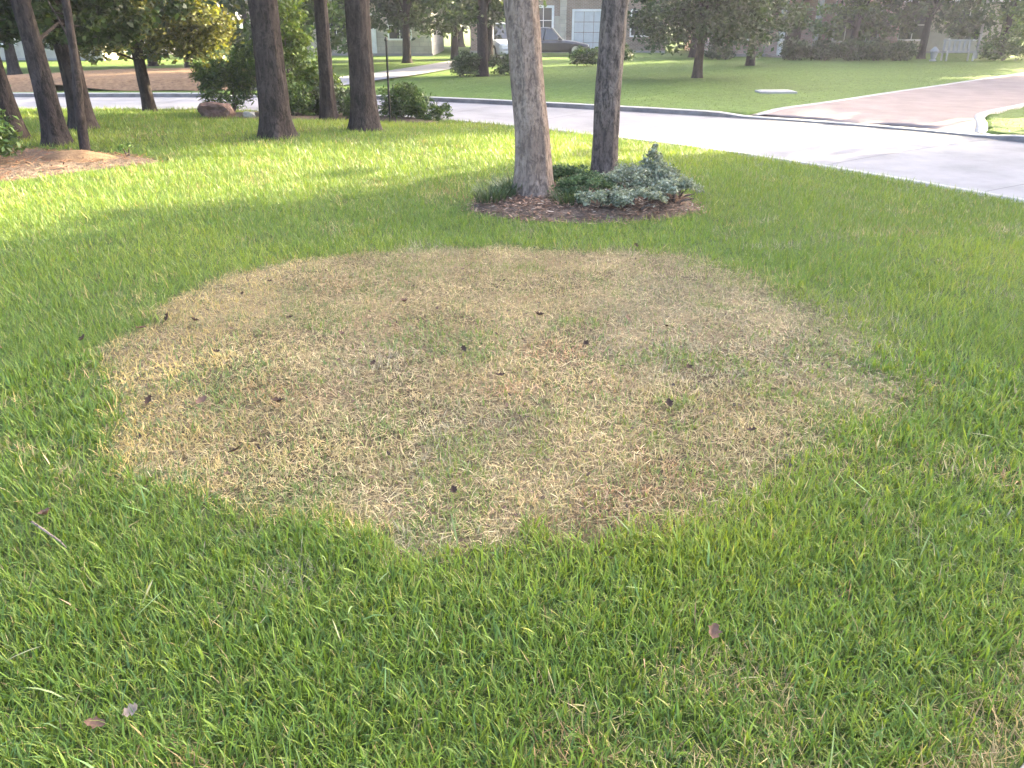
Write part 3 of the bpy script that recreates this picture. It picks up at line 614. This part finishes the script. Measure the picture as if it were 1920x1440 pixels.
# trees across the street
BG = 'trees between the houses across the street'
tree('ornamental_tree', 'round dark low-crowned tree standing on the lawn across the street', (6.4, 29.69), [(0, 0, 0), (0, 0, .4), (.02, 0, .9), (.05, 0, 1.8), (.1, 0, 3)], [.16, .15, .14, .13, .08], 'bark_dark',
     [(5.3, 29.8, 1.7, 1.6, 1.6, 1.3), (7.9, 29.6, 1.7, 1.7, 1.6, 1.35), (6.5, 29.2, 1.7, 1.6, 1.5, 1.2), (6.5, 29.6, 3.6, 3.0, 2.6, 1.9), (6.4, 28.6, 5.4, 4.6, 4.2, 1.5)], 460, 60, .17, DARK, None, 16, 14, floor=.55, seed=16)
tree('shade_tree', 'dark trunk rising out of the round clipped bush by the parked cars', (-1.05, 31.0), [(0, 0, 0), (0, 0, .6), (0, .02, 1.5), (.05, .05, 3), (.1, .1, 5)], [.2, .19, .18, .16, .09], 'bark_dark',
     [(-1.7, 31.4, 2.3, 1.7, 1.4, 1.0), (-.4, 31.6, 2.5, 1.2, 1.2, .8), (-1.2, 31.2, 4.1, 2.3, 2.0, 1.9), (.8, 31.4, 6.2, 3.8, 3.8, 1.7)], 340, 60, .17, DARK, None, 12, 14, floor=1.3, seed=17)
far = [(-4.9, 40.5, 2.7, 2.6, .9, DARK, 'leafy dark tree behind the left driveway, beside the cream house'), (-3.0, 45.5, 3.1, 2.9, .5, DARK, 'dense dark tree at the far end of the left driveway'),
       (-12.5, 33.5, 3.2, 2.8, .25, GREEN, 'bushy green tree directly behind the pine straw mound'), (-8.8, 34.5, 2.4, 2.6, .3, GREEN, 'green tree at the right end of the pine straw mound'), (-18.2, 31.5, 2.6, 3.0, 1.1, DARK, 'dark tree left of the pine straw mound'),
       (-22.0, 36.0, 3.6, 3.2, .8, GREEN, 'broad green tree in front of the white house'), (-7.3, 43.0, 2.8, 2.4, 1.3, DARK, 'narrow dark tree in front of the cream stone house'),
       (9.9, 47.5, 3.2, 3.2, .5, DARK, 'tall dark tree at the left corner of the pink brick house'), (21.6, 45.8, 3.2, 2.8, .75, DARK, 'dark tree over the hedge at the right end of the pink brick house'), (27.3, 48.5, 3.6, 3.2, .5, GREEN, 'broad tree beyond the white post'), (18.0, 46.0, 2.5, 2.4, .7, GREEN, 'olive green tree growing over the hedge of the pink brick house'),
       (10.6, 38.5, 2.3, 2.4, .6, DARK, 'dark tree between the round tree and the pink brick house'), (-16.0, 38.5, 3.0, 2.8, .4, DARK, 'dark leafy tree at the left end of the cream house'), (31.0, 55.5, 3.4, 3.0, .3, DARK, 'dark tree at the right end of the tan house wing'), (-1.0, 37.5, 2.3, 2.4, 1.4, DARK, 'dark tree overhanging the silver car')]
for i, (X, Y, rx, rz, fl, pl, lb) in enumerate(far):
    tree('yard_tree', lb, (X, Y), [(0, 0, 0), (0, 0, .8), (.05, 0, 2), (.1, 0, 4)], [.19, .18, .16, .08], 'bark_dark',
         [(X-.55*rx, Y, fl+rz*.42, rx*.62, rx*.6, rz*.5), (X+.55*rx, Y+.3, fl+rz*.46, rx*.62, rx*.6, rz*.5), (X, Y-.3, fl+rz*.5, rx*.6, rx*.6, rz*.5), (X, Y, fl+rz*1.3, rx*.95, rx*.85, rz*.9), (X, Y-.8, fl+rz*2.3, rx*1.35, rx*1.3, rz*.75)], 240, 42, .27, pl, BG, 8, 10, floor=fl, seed=20+i)
back = [(-52, 60), (-43, 66), (-34, 62), (-27, 68), (-19, 63), (-12, 70), (-4, 67), (3, 70), (11, 66), (19, 71), (27, 66), (34, 72), (42, 66), (50, 70), (58, 64)]
for i, (X, Y) in enumerate(back):
    s = rng.uniform(.9, 1.2)
    tree('backyard_tree', 'tall leafy tree rising behind '+('the white walled house' if X < -24 else 'the cream stone house' if X < -8 else 'the brown brick house' if X < 12 else 'the pink brick house' if X < 24 else 'the tan house wing' if X < 38 else 'the tall pines to the right'), (X, Y), [(0, 0, 0), (0, 0, 1.5), (.1, 0, 4), (.2, 0, 8)], [.3, .28, .25, .1], 'bark_dark',
         [(X-2.4, Y, 2.2*s, 3.0, 2.4, 2.2*s), (X+2.4, Y+.5, 2.4*s, 3.0, 2.4, 2.2*s), (X, Y, 5.0*s, 4.0, 3.0, 3.0*s), (X, Y, 8.5*s, 4.2, 3.4, 4.0*s)], 130, 30, .6, GREEN if i % 2 else DARK, 'trees rising behind the houses', 8, 10, floor=.2, seed=40+i)
# unseen trees added to the right to block the low sun from lawns and driveway
SH = 'added unseen shade trees to the right of the driveway'
for i, (X, Y, rx, z0, z1, lb) in enumerate([(14.3, 10.6, 4.4, 2.0, 9.0, 'added broad shade oak by the kerb to the right of the driveway'), (17.3, 16.6, 4.4, 2.4, 11.2, 'added broad shade oak in the middle of the right neighbour lawn'), (20.0, 19.5, 3.8, 2.6, 13.6, 'added shade oak beside the right edge of the aggregate driveway'),
                                     (36.0, 42.8, 3.7, 5, 29, 'added tall shade pine past the end of the aggregate driveway'), (38.5, 52, 4.2, 5, 22, 'added tall shade pine right of the pink brick house'), (43, 62.5, 4.2, 6, 22, 'added tall shade pine behind the right neighbour yard'),
 (32.6, 45.6, 3.2, 4, 19, 'added slender shade pine between the driveway end and the tan house wing'), (34.2, 50.6, 3.8, 4, 18, 'added rounded shade oak at the right end of the tan house wing'), (22.6, 28.2, 2.6, 1.2, 7.6, 'added low spreading shade oak half way along the aggregate driveway'), (29.8, 34.6, 2.8, 1.2, 9.5, 'added rounded shade oak at the far end of the aggregate driveway')]):
    zc = (z0+z1)/2; rz = (z1-z0)/2
    tree('shade_tree', lb, (X, Y), [(0, 0, 0), (0, 0, 1), (.1, 0, z0), (.1, 0, zc), (.1, 0, z1-1)], [.32, .3, .27, .2, .06], 'bark_dark',
         [(X, Y, zc, rx, rx, rz), (X-.2*rx, Y-.1*rx, z0+rz*.55, rx*.85, rx*.85, rz*.5), (X, Y, zc+rz*.35, rx*.9, rx*.9, rz*.6)], 260, 34, .55, GREEN, SH, 14, 12, seed=60+i, shell=.2, spread=.34)

# shrub bed behind the pines
SB = 'shrubs in the bed at the street corner'
shrub('shrub', 'spiky leaved green shrub just behind the dark boulder', (-5.75, 17.3), [(0, 0, .55, .6, .45, .65), (-.35, -.1, .75, .35, .3, .4), (.35, .1, .9, .5, .4, .5)], 110, 45, .12, GREEN, SB, asp=.22)
shrub('shrub', 'tall bright green shrub right behind the thickest pine', (-4.55, 17.45), [(0, 0, .8, .75, .5, .9), (-.1, .1, 1.6, .7, .5, .8), (.7, .1, .6, .5, .4, .6)], 170, 55, .10, ([(.075, .125, .03), (.10, .155, .035), (.13, .17, .045)], [2, 3, 1]), SB)
shrub('shrub', 'low dark green shrub at the foot of the thin pine', (-3.55, 17.0), [(0, 0, .28, .95, .4, .42)], 110, 45, .085, DARK, SB)
shrub('shrub', 'medium green shrub between the thick and the thin pine', (-4.3, 16.5), [(0, 0, .3, .55, .35, .45)], 70, 45, .08, GREEN, SB)
shrub('shrub', 'low arching green shrub spilling towards the street', (-2.15, 16.75), [(0, 0, .30, .6, .4, .46), (.5, -.1, .16, .6, .35, .24)], 130, 50, .085, GREEN, SB, asp=.3)
shrub('shrub', 'low leafy shrub between the pine and the black stake', (-3.05, 16.3), [(0, 0, .22, .35, .3, .3)], 30, 45, .06, GREEN, SB)
shrub('shrub', 'dark leafy shrub growing in the left mulch bed', (-6.25, 9.75), [(0, 0, .25, .55, .45, .4), (-.5, .4, .4, .6, .5, .6)], 120, 45, .075, GREEN, z0=float(lbed_h(np.array(-6.25), np.array(9.75))))
shrub('shrub', 'small pale green seedling at the tip of the left mulch bed', (-4.85, 10.45), [(0, 0, .08, .12, .1, .1)], 10, 30, .045, GREEN, z0=float(lbed_h(np.array(-4.85), np.array(10.45))))
# plants across the street
shrub('shrub', 'round clipped dark bush wrapped around the trunk by the parked cars', (-1.62, 30.9), [(0, 0, .40, .62, .55, .52)], 60, 50, .10, DARK)
shrub('shrub', 'wide dark bush in front of the silver car', (-.2, 31.8), [(0, 0, .35, .8, .5, .42), (.7, .2, .3, .5, .4, .35)], 60, 50, .10, DARK)
shrub('shrub', 'low pale green bush in front of the dark blue car', (3.3, 38.2), [(0, 0, .36, .9, .5, .45)], 50, 50, .12, GREEN)
shrub('shrub', 'dark green bush at the garage door of the brown house', (5.0, 41.5), [(0, 0, .42, 1.0, .6, .5)], 50, 50, .13, DARK)
for i, (X, Y) in enumerate([(14.2, 43.6), (15.5, 43.2), (16.8, 43.0), (18.1, 43.1), (19.4, 43.4)]):
    shrub('hedge_shrub', 'dark rounded hedge shrub, '+['last of the row, farthest from the lantern', 'fourth from the lantern', 'third from the lantern', 'second from the lantern', 'next to the white lantern'][i], (X, Y), [(0, 0, .48, .95, .6, .58)], 70, 44, .14, DARK, 'hedge along the pink brick house')
shrub('shrub', 'grey-green bush at the far right of the hedge row', (24.5, 43.8), [(0, 0, .6, 1.2, .8, .75), (1.3, .2, .9, 1.0, .7, .9)], 60, 45, .16, GREEN)
shrub('shrub', 'pale bush under the round dark tree by the pink brick house', (10.6, 44.5), [(0, 0, .4, .9, .6, .5)], 45, 45, .13, DARK)

# ground-cover plants in the tree bed
GP = ([(.18, .205, .15), (.23, .255, .195), (.13, .155, .105), (.31, .325, .27)], [3, 3, 2, 1])
DG = ([(.06, .09, .045), (.08, .115, .055), (.10, .13, .07)], [2, 2, 1])
def bz(X, Y): return float(bed_h(np.array(X), np.array(Y)))
plants = [('silver-green leafy plant at the right front of the mulch bed', 1.12, 7.35, .30, .16, GP, .042), ('silver-green leafy plant nearest the right tip of the mulch bed', 1.52, 7.62, .24, .17, GP, .042), ('large silver-green leafy plant behind the slim oak trunk', 1.42, 8.15, .33, .22, GP, .045),
          ('silver-green leafy plant against the base of the slim oak trunk', 1.12, 7.95, .28, .22, GP, .042), ('mid-green leafy plant between the two oak trunks', .72, 7.75, .30, .18, DG, .045), ('dull green leafy plant in front of the two oak trunks', .82, 7.35, .27, .13, GP, .042),
          ('dull green leafy plant right behind the pale oak trunk', .55, 8.3, .3, .17, DG, .045), ('grey-green leafy plant at the back right of the mulch bed', 1.62, 7.95, .22, .15, GP, .04)]
for lb, X, Y, r, h, pl, sz in plants:
    shrub('leafy_plant', lb, (X, Y), [(0, 0, h*.5, r*1.15, r*.95, h*.8)], 90, 50, sz*.78, pl, 'ground cover plants in the tree bed', 'plant', bz(X, Y), asp=.5, tone=.25, lm='soft_leaf')
shrub('leafy_plant', 'upright bushy sprig standing tallest in the mulch bed', (1.40, 8.25), [(0, 0, .20, .15, .12, .2), (.02, 0, .36, .09, .08, .08)], 40, 40, .034, GP, 'ground cover plants in the tree bed', 'plant', bz(1.4, 8.25), lm='soft_leaf')
def tuft(label, X, Y, n, L, spread):
    a = rng.uniform(0, 6.28, n); r = rng.random(n)**.6*spread; z = np.zeros(n)-.01
    c = palette(n, *DG); root = obj('grassy_plant', blades('grassy_plant', np.cos(a)*r, np.sin(a)*r, z, L*rng.uniform(.6, 1.2, n), rng.uniform(.006, .011, n), a+rng.normal(0, .7, n), rng.uniform(.05, .5, n), rng.uniform(.6, 1.6, n), c*.8, c, M['leaf'], 3), None, (X, Y, bz(X, Y)))
    tag(root, label, 'plant', 'dark grassy plants in the tree bed')
tuft('dark grassy tuft left of the pale oak trunk', -.18, 7.72, 260, .19, .17)
tuft('dark grassy tuft pressed against the left side of the pale oak trunk', .02, 7.95, 240, .20, .15)
tuft('dark grassy tuft behind the pale oak trunk on the left', -.05, 8.2, 200, .2, .16)
tuft('dark grassy tuft in front of the gap between the oak trunks', .55, 7.55, 240, .17, .17)

# ================================================================ SMALL THINGS
def rock(name, label, loc, size, mat, seed, cat='boulder'):
    import bmesh
    bm = bmesh.new(); bmesh.ops.create_icosphere(bm, subdivisions=3, radius=1)
    for v in bm.verts:
        c = v.co; m_ = max(abs(c.x), abs(c.y), abs(c.z)); c = c*(.45+.55/m_*.82)
        k = 1+.22*(vn(c.x*1.3+seed, c.y*1.3+c.z*2.1, .7, seed)-.5)*2+.08*(vn(c.x*3+c.z, c.y*3-c.z, .6, seed+1)-.5)
        v.co = Vector((c.x*size[0]*k, c.y*size[1]*k, c.z*size[2]*k))
    me = bpy.data.meshes.new(name); bm.to_mesh(me); bm.free(); me.materials.append(M[mat])
    o = obj(name, me, None, loc); return tag(o, label, cat)
zb = float(ground_h(np.array(-5.5), np.array(15.9)))
rock('boulder', 'dark reddish brown block of rock beside the shrub bed', (-5.5, 15.75, zb+.14), (.33, .24, .19), 'rock', 3)
rock('landscape_stone', 'small pale stone between the boulder and the thickest pine', (-4.95, 15.9, zb+.05), (.12, .1, .09), 'kerb', 5, 'stone')
st = empty('garden_stake', (-2.3, 15.9, float(ground_h(np.array(-2.3), np.array(15.9))))); tag(st, 'thin black metal stake standing by the low arching shrub', 'stake')
MB().tube([(0, 0, -.1), (0, 0, .7), (.01, 0, 1.42)], [.02, .02, .018], 8).build('pole', M['black'], st)
MB().tube([(.01, 0, 1.42), (.01, 0, 1.45), (.01, 0, 1.50)], [.03, .034, .008], 10).build('finial', M['black'], st)
# white kerb-side mailbox beyond the left trunks
mbx = empty('mailbox', (-12.4, 24.6, float(fbed_h(np.array(-12.4), np.array(24.6))))); tag(mbx, 'white mailbox on a post behind the left trunks across the street', 'mailbox')
MB().box(-.06, .06, -.06, .06, -.3, .62).build('post', M['white'], mbx, bevel=.01)
bxp = [(-.11, 0), (.11, 0), (.11, .14)]+[(.11*math.cos(t), .14+.11*math.sin(t)) for t in np.linspace(.3, 2.84, 7)]+[(-.11, .14)]
MB().loft([[(a, yy, b+.62) for a, b in bxp] for yy in (-.26, .26)]).build('box', M['white'], mbx, bevel=.01)
MB().box(.11, .125, -.12, -.09, .70, .92).build('flag', M['lamp_red'], mbx)
# utility cover in the far lawn
uz = float(ground_h(np.array(7.3), np.array(23.6)))
uc = empty('utility_cover', (7.3, 23.6, uz)); tag(uc, 'flat grey rectangular utility cover in the lawn across the street', 'utility cover')
MB().box(-.5, .5, -.32, .32, -.1, .05).build('rim', M['kerb'], uc, bevel=.02)
MB().box(-.42, .42, -.25, .25, .04, .062).build('lid', M['steel'], uc, bevel=.008)
# fallen leaves
def leaf_mesh(name, seed, wid, curl):
    r_ = np.random.default_rng(seed); k = 9; V = []; F = []
    for i in range(k):
        t = i/(k-1); hw = wid*(math.sin(math.pi*min(1, t*1.03+.02))**.7)*(1+.35*math.sin(i*2.4+seed))*.5; z = curl*(t-.5)**2*2.2
        for s in (-1, 0, 1): V.append((t-.5, s*hw, z+abs(s)*curl*.5*(hw/wid)*2+r_.normal(0, .01)))
    for i in range(k-1):
        for j in (0, 1): F.append((3*i+j, 3*i+j+1, 3*i+j+4, 3*i+j+3))
    return np.array(V), F
LM = {}
for kk, (c, nm) in enumerate([((.045, .026, .018), 'dark'), ((.12, .07, .05), 'brown'), ((.27, .20, .155), 'pale')]):
    for s in range(3):
        V, F = leaf_mesh(nm, s+kk*5, .48+.1*s, .28+.12*s); LM[nm, s] = quads('fallen_leaf_'+nm, V, F, M['ground_leaf'], np.array(c)*rng.uniform(.8, 1.2, (len(V), 1)), True)
def fallen(X, Y, nm, s, size, lift=.028, label=None, group=None):
    o = obj('fallen_leaf', LM[nm, s], None, (X, Y, float(ground_h(np.array(X), np.array(Y)))+lift))
    o.rotation_euler = (rng.normal(0, .35), rng.normal(0, .35), rng.uniform(0, 6.28)); o.scale = (size,)*3
    return tag(o, label, 'leaf', group)
DK = [(-2.09,4.25),(-2.0,4.42),(-1.83,4.37),(-1.66,3.31),(-1.41,3.29),(-1.06,3.28),(-1.11,2.83),(.96,6.12),(-.66,4.71),(-.25,3.91),(.7,3.22),(.16,4.46),(.67,4.39),(.87,4.26),(.4,3.98),(-.06,3.56),(1.5,4.73),(-1.54,3.89),(-1.29,4.42),(-1.6,5.12),(-.94,4.15),(1.7,4.18),(1.0,2.97),(-.21,2.5),(-.3,5.55),(-1.70,4.85),(.87,3.65),(-.7,3.73)]
for i, (X, Y) in enumerate(DK):
    fallen(X, Y, 'dark' if i % 4 else 'brown', i % 3, (.055 if i < 12 else .042)*rng.uniform(.85, 1.25), .03, 'small curled dark brown leaf fallen on the dead grass patch', 'leaves on the dead patch')
fallen(-.94, 1.48, 'pale', 2, .042, .042, 'pale pinkish dry leaf caught in the near green grass')
fallen(-1.02, 1.45, 'brown', 0, .05, .036, 'brown dry leaf in the near grass beside the pale leaf')
fallen(-1.62, 2.36, 'brown', 2, .062, .045, 'tan curled leaf in the green grass left of the dead patch')
fallen(.55, 1.73, 'brown', 2, .05, .05, 'small brown leaf in the near grass towards the footpath')
fallen(-2.29, 4.01, 'dark', 1, .06, .06, 'dark leaf in the green grass just outside the dead patch')
tw = MB().tube([(0, 0, 0), (.07, -.06, .012), (.15, -.11, 0), (.2, -.16, .01)], [.004, .004, .003, .0015], 5).build('twig', M['bark_grey'], None, (-1.62, 2.28, .062)); tag(tw, 'thin pale dry twig lying in the grass left of the dead patch', 'twig')

# ================================================================ HOUSES
def window(parent, x0, x1, z0, z1, y, nx=2, nz=2, fr=.09):
    f = MB().box(x0-fr, x1+fr, y-.05, y-.004, z1, z1+fr).box(x0-fr, x1+fr, y-.07, y-.004, z0-fr, z0).box(x0-fr, x0, y-.05, y-.004, z0, z1).box(x1, x1+fr, y-.05, y-.004, z0, z1)
    o = f.build('window', M['white'], parent)
    MB().box(x0, x1, y-.018, y-.006, z0, z1).build('pane', M['glass'], o)
    mu = MB()
    for i in range(1, nx): xx = x0+(x1-x0)*i/nx; mu.box(xx-.02, xx+.02, y-.034, y-.0185, z0, z1)
    for i in range(1, nz): zz = z0+(z1-z0)*i/nz; mu.box(x0, x1, y-.037, y-.0185, zz-.018, zz+.018)
    if mu.V: mu.build('glazing_bars', M['white'], o)
def house(label, x0, x1, y0, y1, h, wall, trim='white', ridge=3.0, zb=-.2):
    root = empty('house', ((x0+x1)/2, y0, zb)); tag(root, label, 'house')
    cx = (x0+x1)/2; a, b = x0-cx, x1-cx; d = y1-y0
    MB().box(a, b, 0, d, -.3, h).build('wall', M[wall], root)
    e = .5; m = min((b-a)/2, d/2)
    V = [(a-e, -e, h), (b+e, -e, h), (b+e, d+e, h), (a-e, d+e, h), (a+m, d/2, h+ridge), (b-m, d/2, h+ridge)]
    MB().add(V, [(0, 1, 5, 4), (1, 2, 5), (2, 3, 4, 5), (3, 0, 4), (3, 2, 1, 0)]).build('roof', M['roof'], root)
    MB().box(a-e, b+e, -e-.03, -e+.0, h-.16, h+.02).build('fascia', M[trim], root)
    MB().box(a-.04, b+.04, -.06, -.003, -.3, .12).build('plinth', M['kerb'], root)
    return root, cx
def garage(root, x0, x1, z1, y=0):
    g = MB().box(x0-.14, x0, y-.07, y-.004, -.1, z1+.14).box(x1, x1+.14, y-.07, y-.004, -.1, z1+.14).box(x0, x1, y-.07, y-.004, z1, z1+.14).build('garage_door', M['white'], root)
    for r in range(4):
        for c in range(4):
            w_, h_ = (x1-x0)/4, z1/4; MB().box(x0+c*w_+.015, x0+(c+1)*w_-.015, y-.035, y-.005, r*h_+.015, (r+1)*h_-.015).build('panel', M['garage'], g, bevel=.012)
# brown brick house behind the parked cars
hr, cx = house('brown brick house with grey garage door behind the parked cars', -2.6, 9.6, 54.5, 64, 3.5, 'brick_brown')
garage(hr, 3.85-cx, 6.25-cx, 2.35)
window(hr, .9-cx, 2.45-cx, 1.15, 2.55, 0, 3, 2, .14)
window(hr, -1.9-cx, -.6-cx, 1.0, 2.4, 0, 2, 2)
window(hr, 7.4-cx, 8.8-cx, 1.0, 2.4, 0, 2, 2)
for px_ in (3.15-cx, 6.75-cx): MB().box(px_-.2, px_+.2, -.22, -.004, -.3, 3.48).build('pilaster', M['stone'], hr, bevel=.02)
dr = MB().box(2.62-cx, 2.95-cx, -.03, -.004, 0, 2.1).build('shutter', M['stucco'], hr)
# pink brick house on the right
hr, cx = house('pink brick house with white trim beyond the hedge', 11.9, 21.6, 49, 60, 3.1, 'brick_pink')
window(hr, 12.7-cx, 14.0-cx, .9, 2.4, 0, 2, 3); window(hr, 18.0-cx, 20.4-cx, .8, 2.5, 0, 4, 2)
for px_ in (14.7-cx, 16.6-cx): MB().box(px_-.14, px_+.14, -1.4, -1.12, -.1, 2.9).build('porch_column', M['white'], hr, bevel=.02)
MB().box(14.3-cx, 17.0-cx, -1.5, -.07, -.25, .10).build('porch_step', M['walk'], hr, bevel=.02)
MB().box(14.3-cx, 17.0-cx, -1.55, -.004, 2.9, 3.08).build('porch_roof', M['white'], hr)
d_ = MB().box(15.2-cx, 16.15-cx, -.06, -.004, .12, 2.25).build('front_door', M['bark_dark'], hr, bevel=.01)
MB().tube([(15.32-cx, -.08, 1.05), (15.32-cx, -.13, 1.05), (15.32-cx, -.13, 1.16)], [.02, .02, .02], 6).build('handle', M['rim'], d_)
# tan wing further right
hr, cx = house('tan stucco house wing at the far right behind the trees', 22.3, 29.8, 53.5, 62, 3.0, 'stucco')
window(hr, 23.6-cx, 25.2-cx, .8, 2.4, 0, 2, 2); window(hr, 26.8-cx, 28.6-cx, .8, 2.4, 0, 2, 2)
# cream stone house left of the brown one
hr, cx = house('cream stone house glimpsed between the dark pine trunks', -15.0, -4.6, 50, 59, 3.0, 'stone')
window(hr, -13.6-cx, -12.0-cx, .8, 2.3, 0); window(hr, -10.6-cx, -9.4-cx, .9, 2.4, 0, 2, 3); window(hr, -7.0-cx, -5.8-cx, .9, 2.3, 0)
MB().box(-8.75-cx, -7.75-cx, -.05, -.004, .12, 2.2).build('front_door', M['white'], hr, bevel=.01)
# white house on the far left
hr, cx = house('white walled house behind the trees at the far left', -34, -20.5, 43.5, 53, 2.9, 'stucco')
garage(hr, -33-cx, -28-cx, 2.3); window(hr, -26.5-cx, -24.8-cx, .8, 2.3, 0); window(hr, -23.4-cx, -21.8-cx, .8, 2.3, 0)

# white garden post, lantern and bench by the hedge
gp = empty('garden_post', (24.6, 46.0, -.2)); tag(gp, 'slim white post beyond the right end of the hedge', 'post')
MB().box(-.06, .06, -.06, .06, -.2, 2.9).build('shaft', M['kerb'], gp, bevel=.01); MB().box(-.11, .11, -.11, .11, 2.9, 3.0).build('cap', M['white'], gp, bevel=.02)
ln = empty('lantern', (20.9, 43.0, -.2)); tag(ln, 'small white garden lantern at the end of the hedge', 'lantern')
MB().loft([[(r*math.cos(t), r*math.sin(t), z) for t in np.linspace(0, 6.283, 10)[:-1]] for r, z in ((.16, -.05), (.16, .05), (.09, .1), (.13, .16), (.19, .42), (.17, .46))]).build('body', M['kerb'], ln)
MB().loft([[(r*math.cos(t), r*math.sin(t), z) for t in np.linspace(0, 6.283, 10)[:-1]] for r, z in ((.23, .46), (.12, .58), (.03, .66))]).build('lid', M['kerb'], ln)
bn = empty('garden_bench', (22.3, 43.4, -.2)); tag(bn, 'pale slatted garden bench between the lantern and the white post', 'bench')
for i in range(4): MB().box(-.7, .7, -.25+i*.13, -.15+i*.13, .42, .45).build('seat_slat', M['kerb'], bn)
for i in range(6): MB().box(-.68+i*.25, -.58+i*.25, .27, .30, .45, .9).build('back_slat', M['kerb'], bn)
MB().box(-.72, .72, .26, .31, .9, .98).build('back_rail', M['kerb'], bn)
for sx in (-.66, .66):
    for sy in (-.22, .27): MB().box(sx-.035, sx+.035, sy-.03, sy+.03, -.1, .42).build('leg', M['kerb'], bn)

# ================================================================ CARS
def car(label, loc, rz, L, W, H, paint, suv):
    root = empty('parked_car', loc, rz); tag(root, label, 'car')
    hw = W/2; belt = .98 if suv else .86; hood = .95 if suv else .78; boot = .98 if suv else .88
    xs = [-L/2, -L/2+.08, -L/2+.5, -L*.18, -L*.05, L*.18, L/2-.75, L/2-.12, L/2]
    tops = [boot*.72, boot*.93, boot, belt, belt, belt, hood, hood*.84, hood*.62]; wid = [.80, .93, .98, 1, 1, 1, .98, .9, .76]; bots = [.42, .3, .24, .22, .22, .22, .24, .3, .4]
    rings = []
    for x_, t, w_, b in zip(xs, tops, wid, bots):
        h = hw*w_; rings.append([(x_, -h*.9, b), (x_, -h, b+.12), (x_, -h, t-.16), (x_, -h*.93, t-.04), (x_, -h*.7, t), (x_, h*.7, t), (x_, h*.93, t-.04), (x_, h, t-.16), (x_, h, b+.12), (x_, h*.9, b)])
    MB().loft(rings).build('body', M[paint], root, smooth=False, bevel=.03)
    r0, r1 = (-L/2+.25, L*.17) if suv else (-L/2+.75, L*.13)      # cabin foot
    t0, t1 = (-L/2+.55, -L*.02) if suv else (-L/2+1.35, -L*.0)     # roof edge
    def ring(z, a, b, h): return [(a, -h, z), (b, -h, z), (b, h, z), (a, h, z)]
    MB().loft([ring(belt-.03, r0, r1, hw*.88), ring(H-.07, t0, t1, hw*.70)]).build('cabin_glass', M['carglass'], root, bevel=.03)
    rf = MB().loft([ring(H-.085, t0-.03, t1+.03, hw*.715), ring(H-.02, t0+.02, t1-.03, hw*.70), ring(H, t0+.18, t1-.22, hw*.58)]).build('roof', M[paint], root, bevel=.03)
    for s in (-1, 1):
        for (xa, xb) in ((r1, t1), ((r0+r1)/2-.1, (t0+t1)/2), (r0, t0)):
            MB().tube([(xa, s*hw*.885, belt-.03), (xb, s*hw*.71, H-.06)], [.045, .04], 6).build('pillar', M[paint], root)
        MB().box(r1-.25, r1-.08, s*hw*1.0-.03, s*hw*1.0+(.14 if s > 0 else .03), belt-.02, belt+.13).build('mirror', M[paint], root, bevel=.02) if s > 0 else MB().box(r1-.25, r1-.08, -hw-.14, -hw+.03, belt-.02, belt+.13).build('mirror', M[paint], root, bevel=.02)
        MB().box(L/2-.2, L/2-.03, s*hw*.62-.16, s*hw*.62+.16, hood*.62, hood*.78).build('headlight', M['lamp_white'], root, bevel=.03)
        MB().box(-L/2-.015, -L/2+.14, s*hw*.66-.15, s*hw*.66+.15, boot*.66, boot*.88).build('tail_light', M['lamp_red'], root, bevel=.03)
        for x_ in (-L*.30, L*.31):
            rw = .36 if suv else .33; yo = s*(hw-.11)
            def cyl(r, w0, w1): return [[(x_+r*math.cos(t), yo+s*wv, rw+r*math.sin(t)) for t in np.linspace(0, 6.283, 19)[:-1]] for wv in (w0, w1)]
            wh = MB().loft(cyl(rw, -.11, .125)).build('wheel', M['tyre'], root, bevel=.02)
            MB().loft(cyl(rw*.64, .10, .135)).build('rim', M['rim'], wh)
    MB().box(L/2-.1, L/2+.03, -hw*.7, hw*.7, .3, .46).build('bumper', M[paint], root, bevel=.03)
car('dark blue parked car in front of the brown brick house', (2.25, 49.5, -.2), 0, 4.2, 1.8, 1.5, 'navy', False)
car('silver sport utility car facing the street at the end of the left driveway', (-.35, 45.2, -.2), R(-76), 4.6, 1.86, 1.75, 'silver', True)

# ================================================================ HAZE, a thin air volume added to imitate lens glare
hm = bpy.data.materials.new('glare_haze_air'); hm.use_nodes = True; hn = hm.node_tree; hn.nodes.clear()
ho = hn.nodes.new('ShaderNodeOutputMaterial'); pv = hn.nodes.new('ShaderNodeVolumePrincipled')
pv.inputs['Color'].default_value = (.88, .89, 1.0, 1); pv.inputs['Density'].default_value = .0010; pv.inputs['Anisotropy'].default_value = .55
hn.links.new(pv.outputs[0], ho.inputs['Volume'])
hz_ = MB().box(-255, 255, -125, 405, -1.6, 31).build('glare_haze', hm); tag(hz_, kind='stuff')
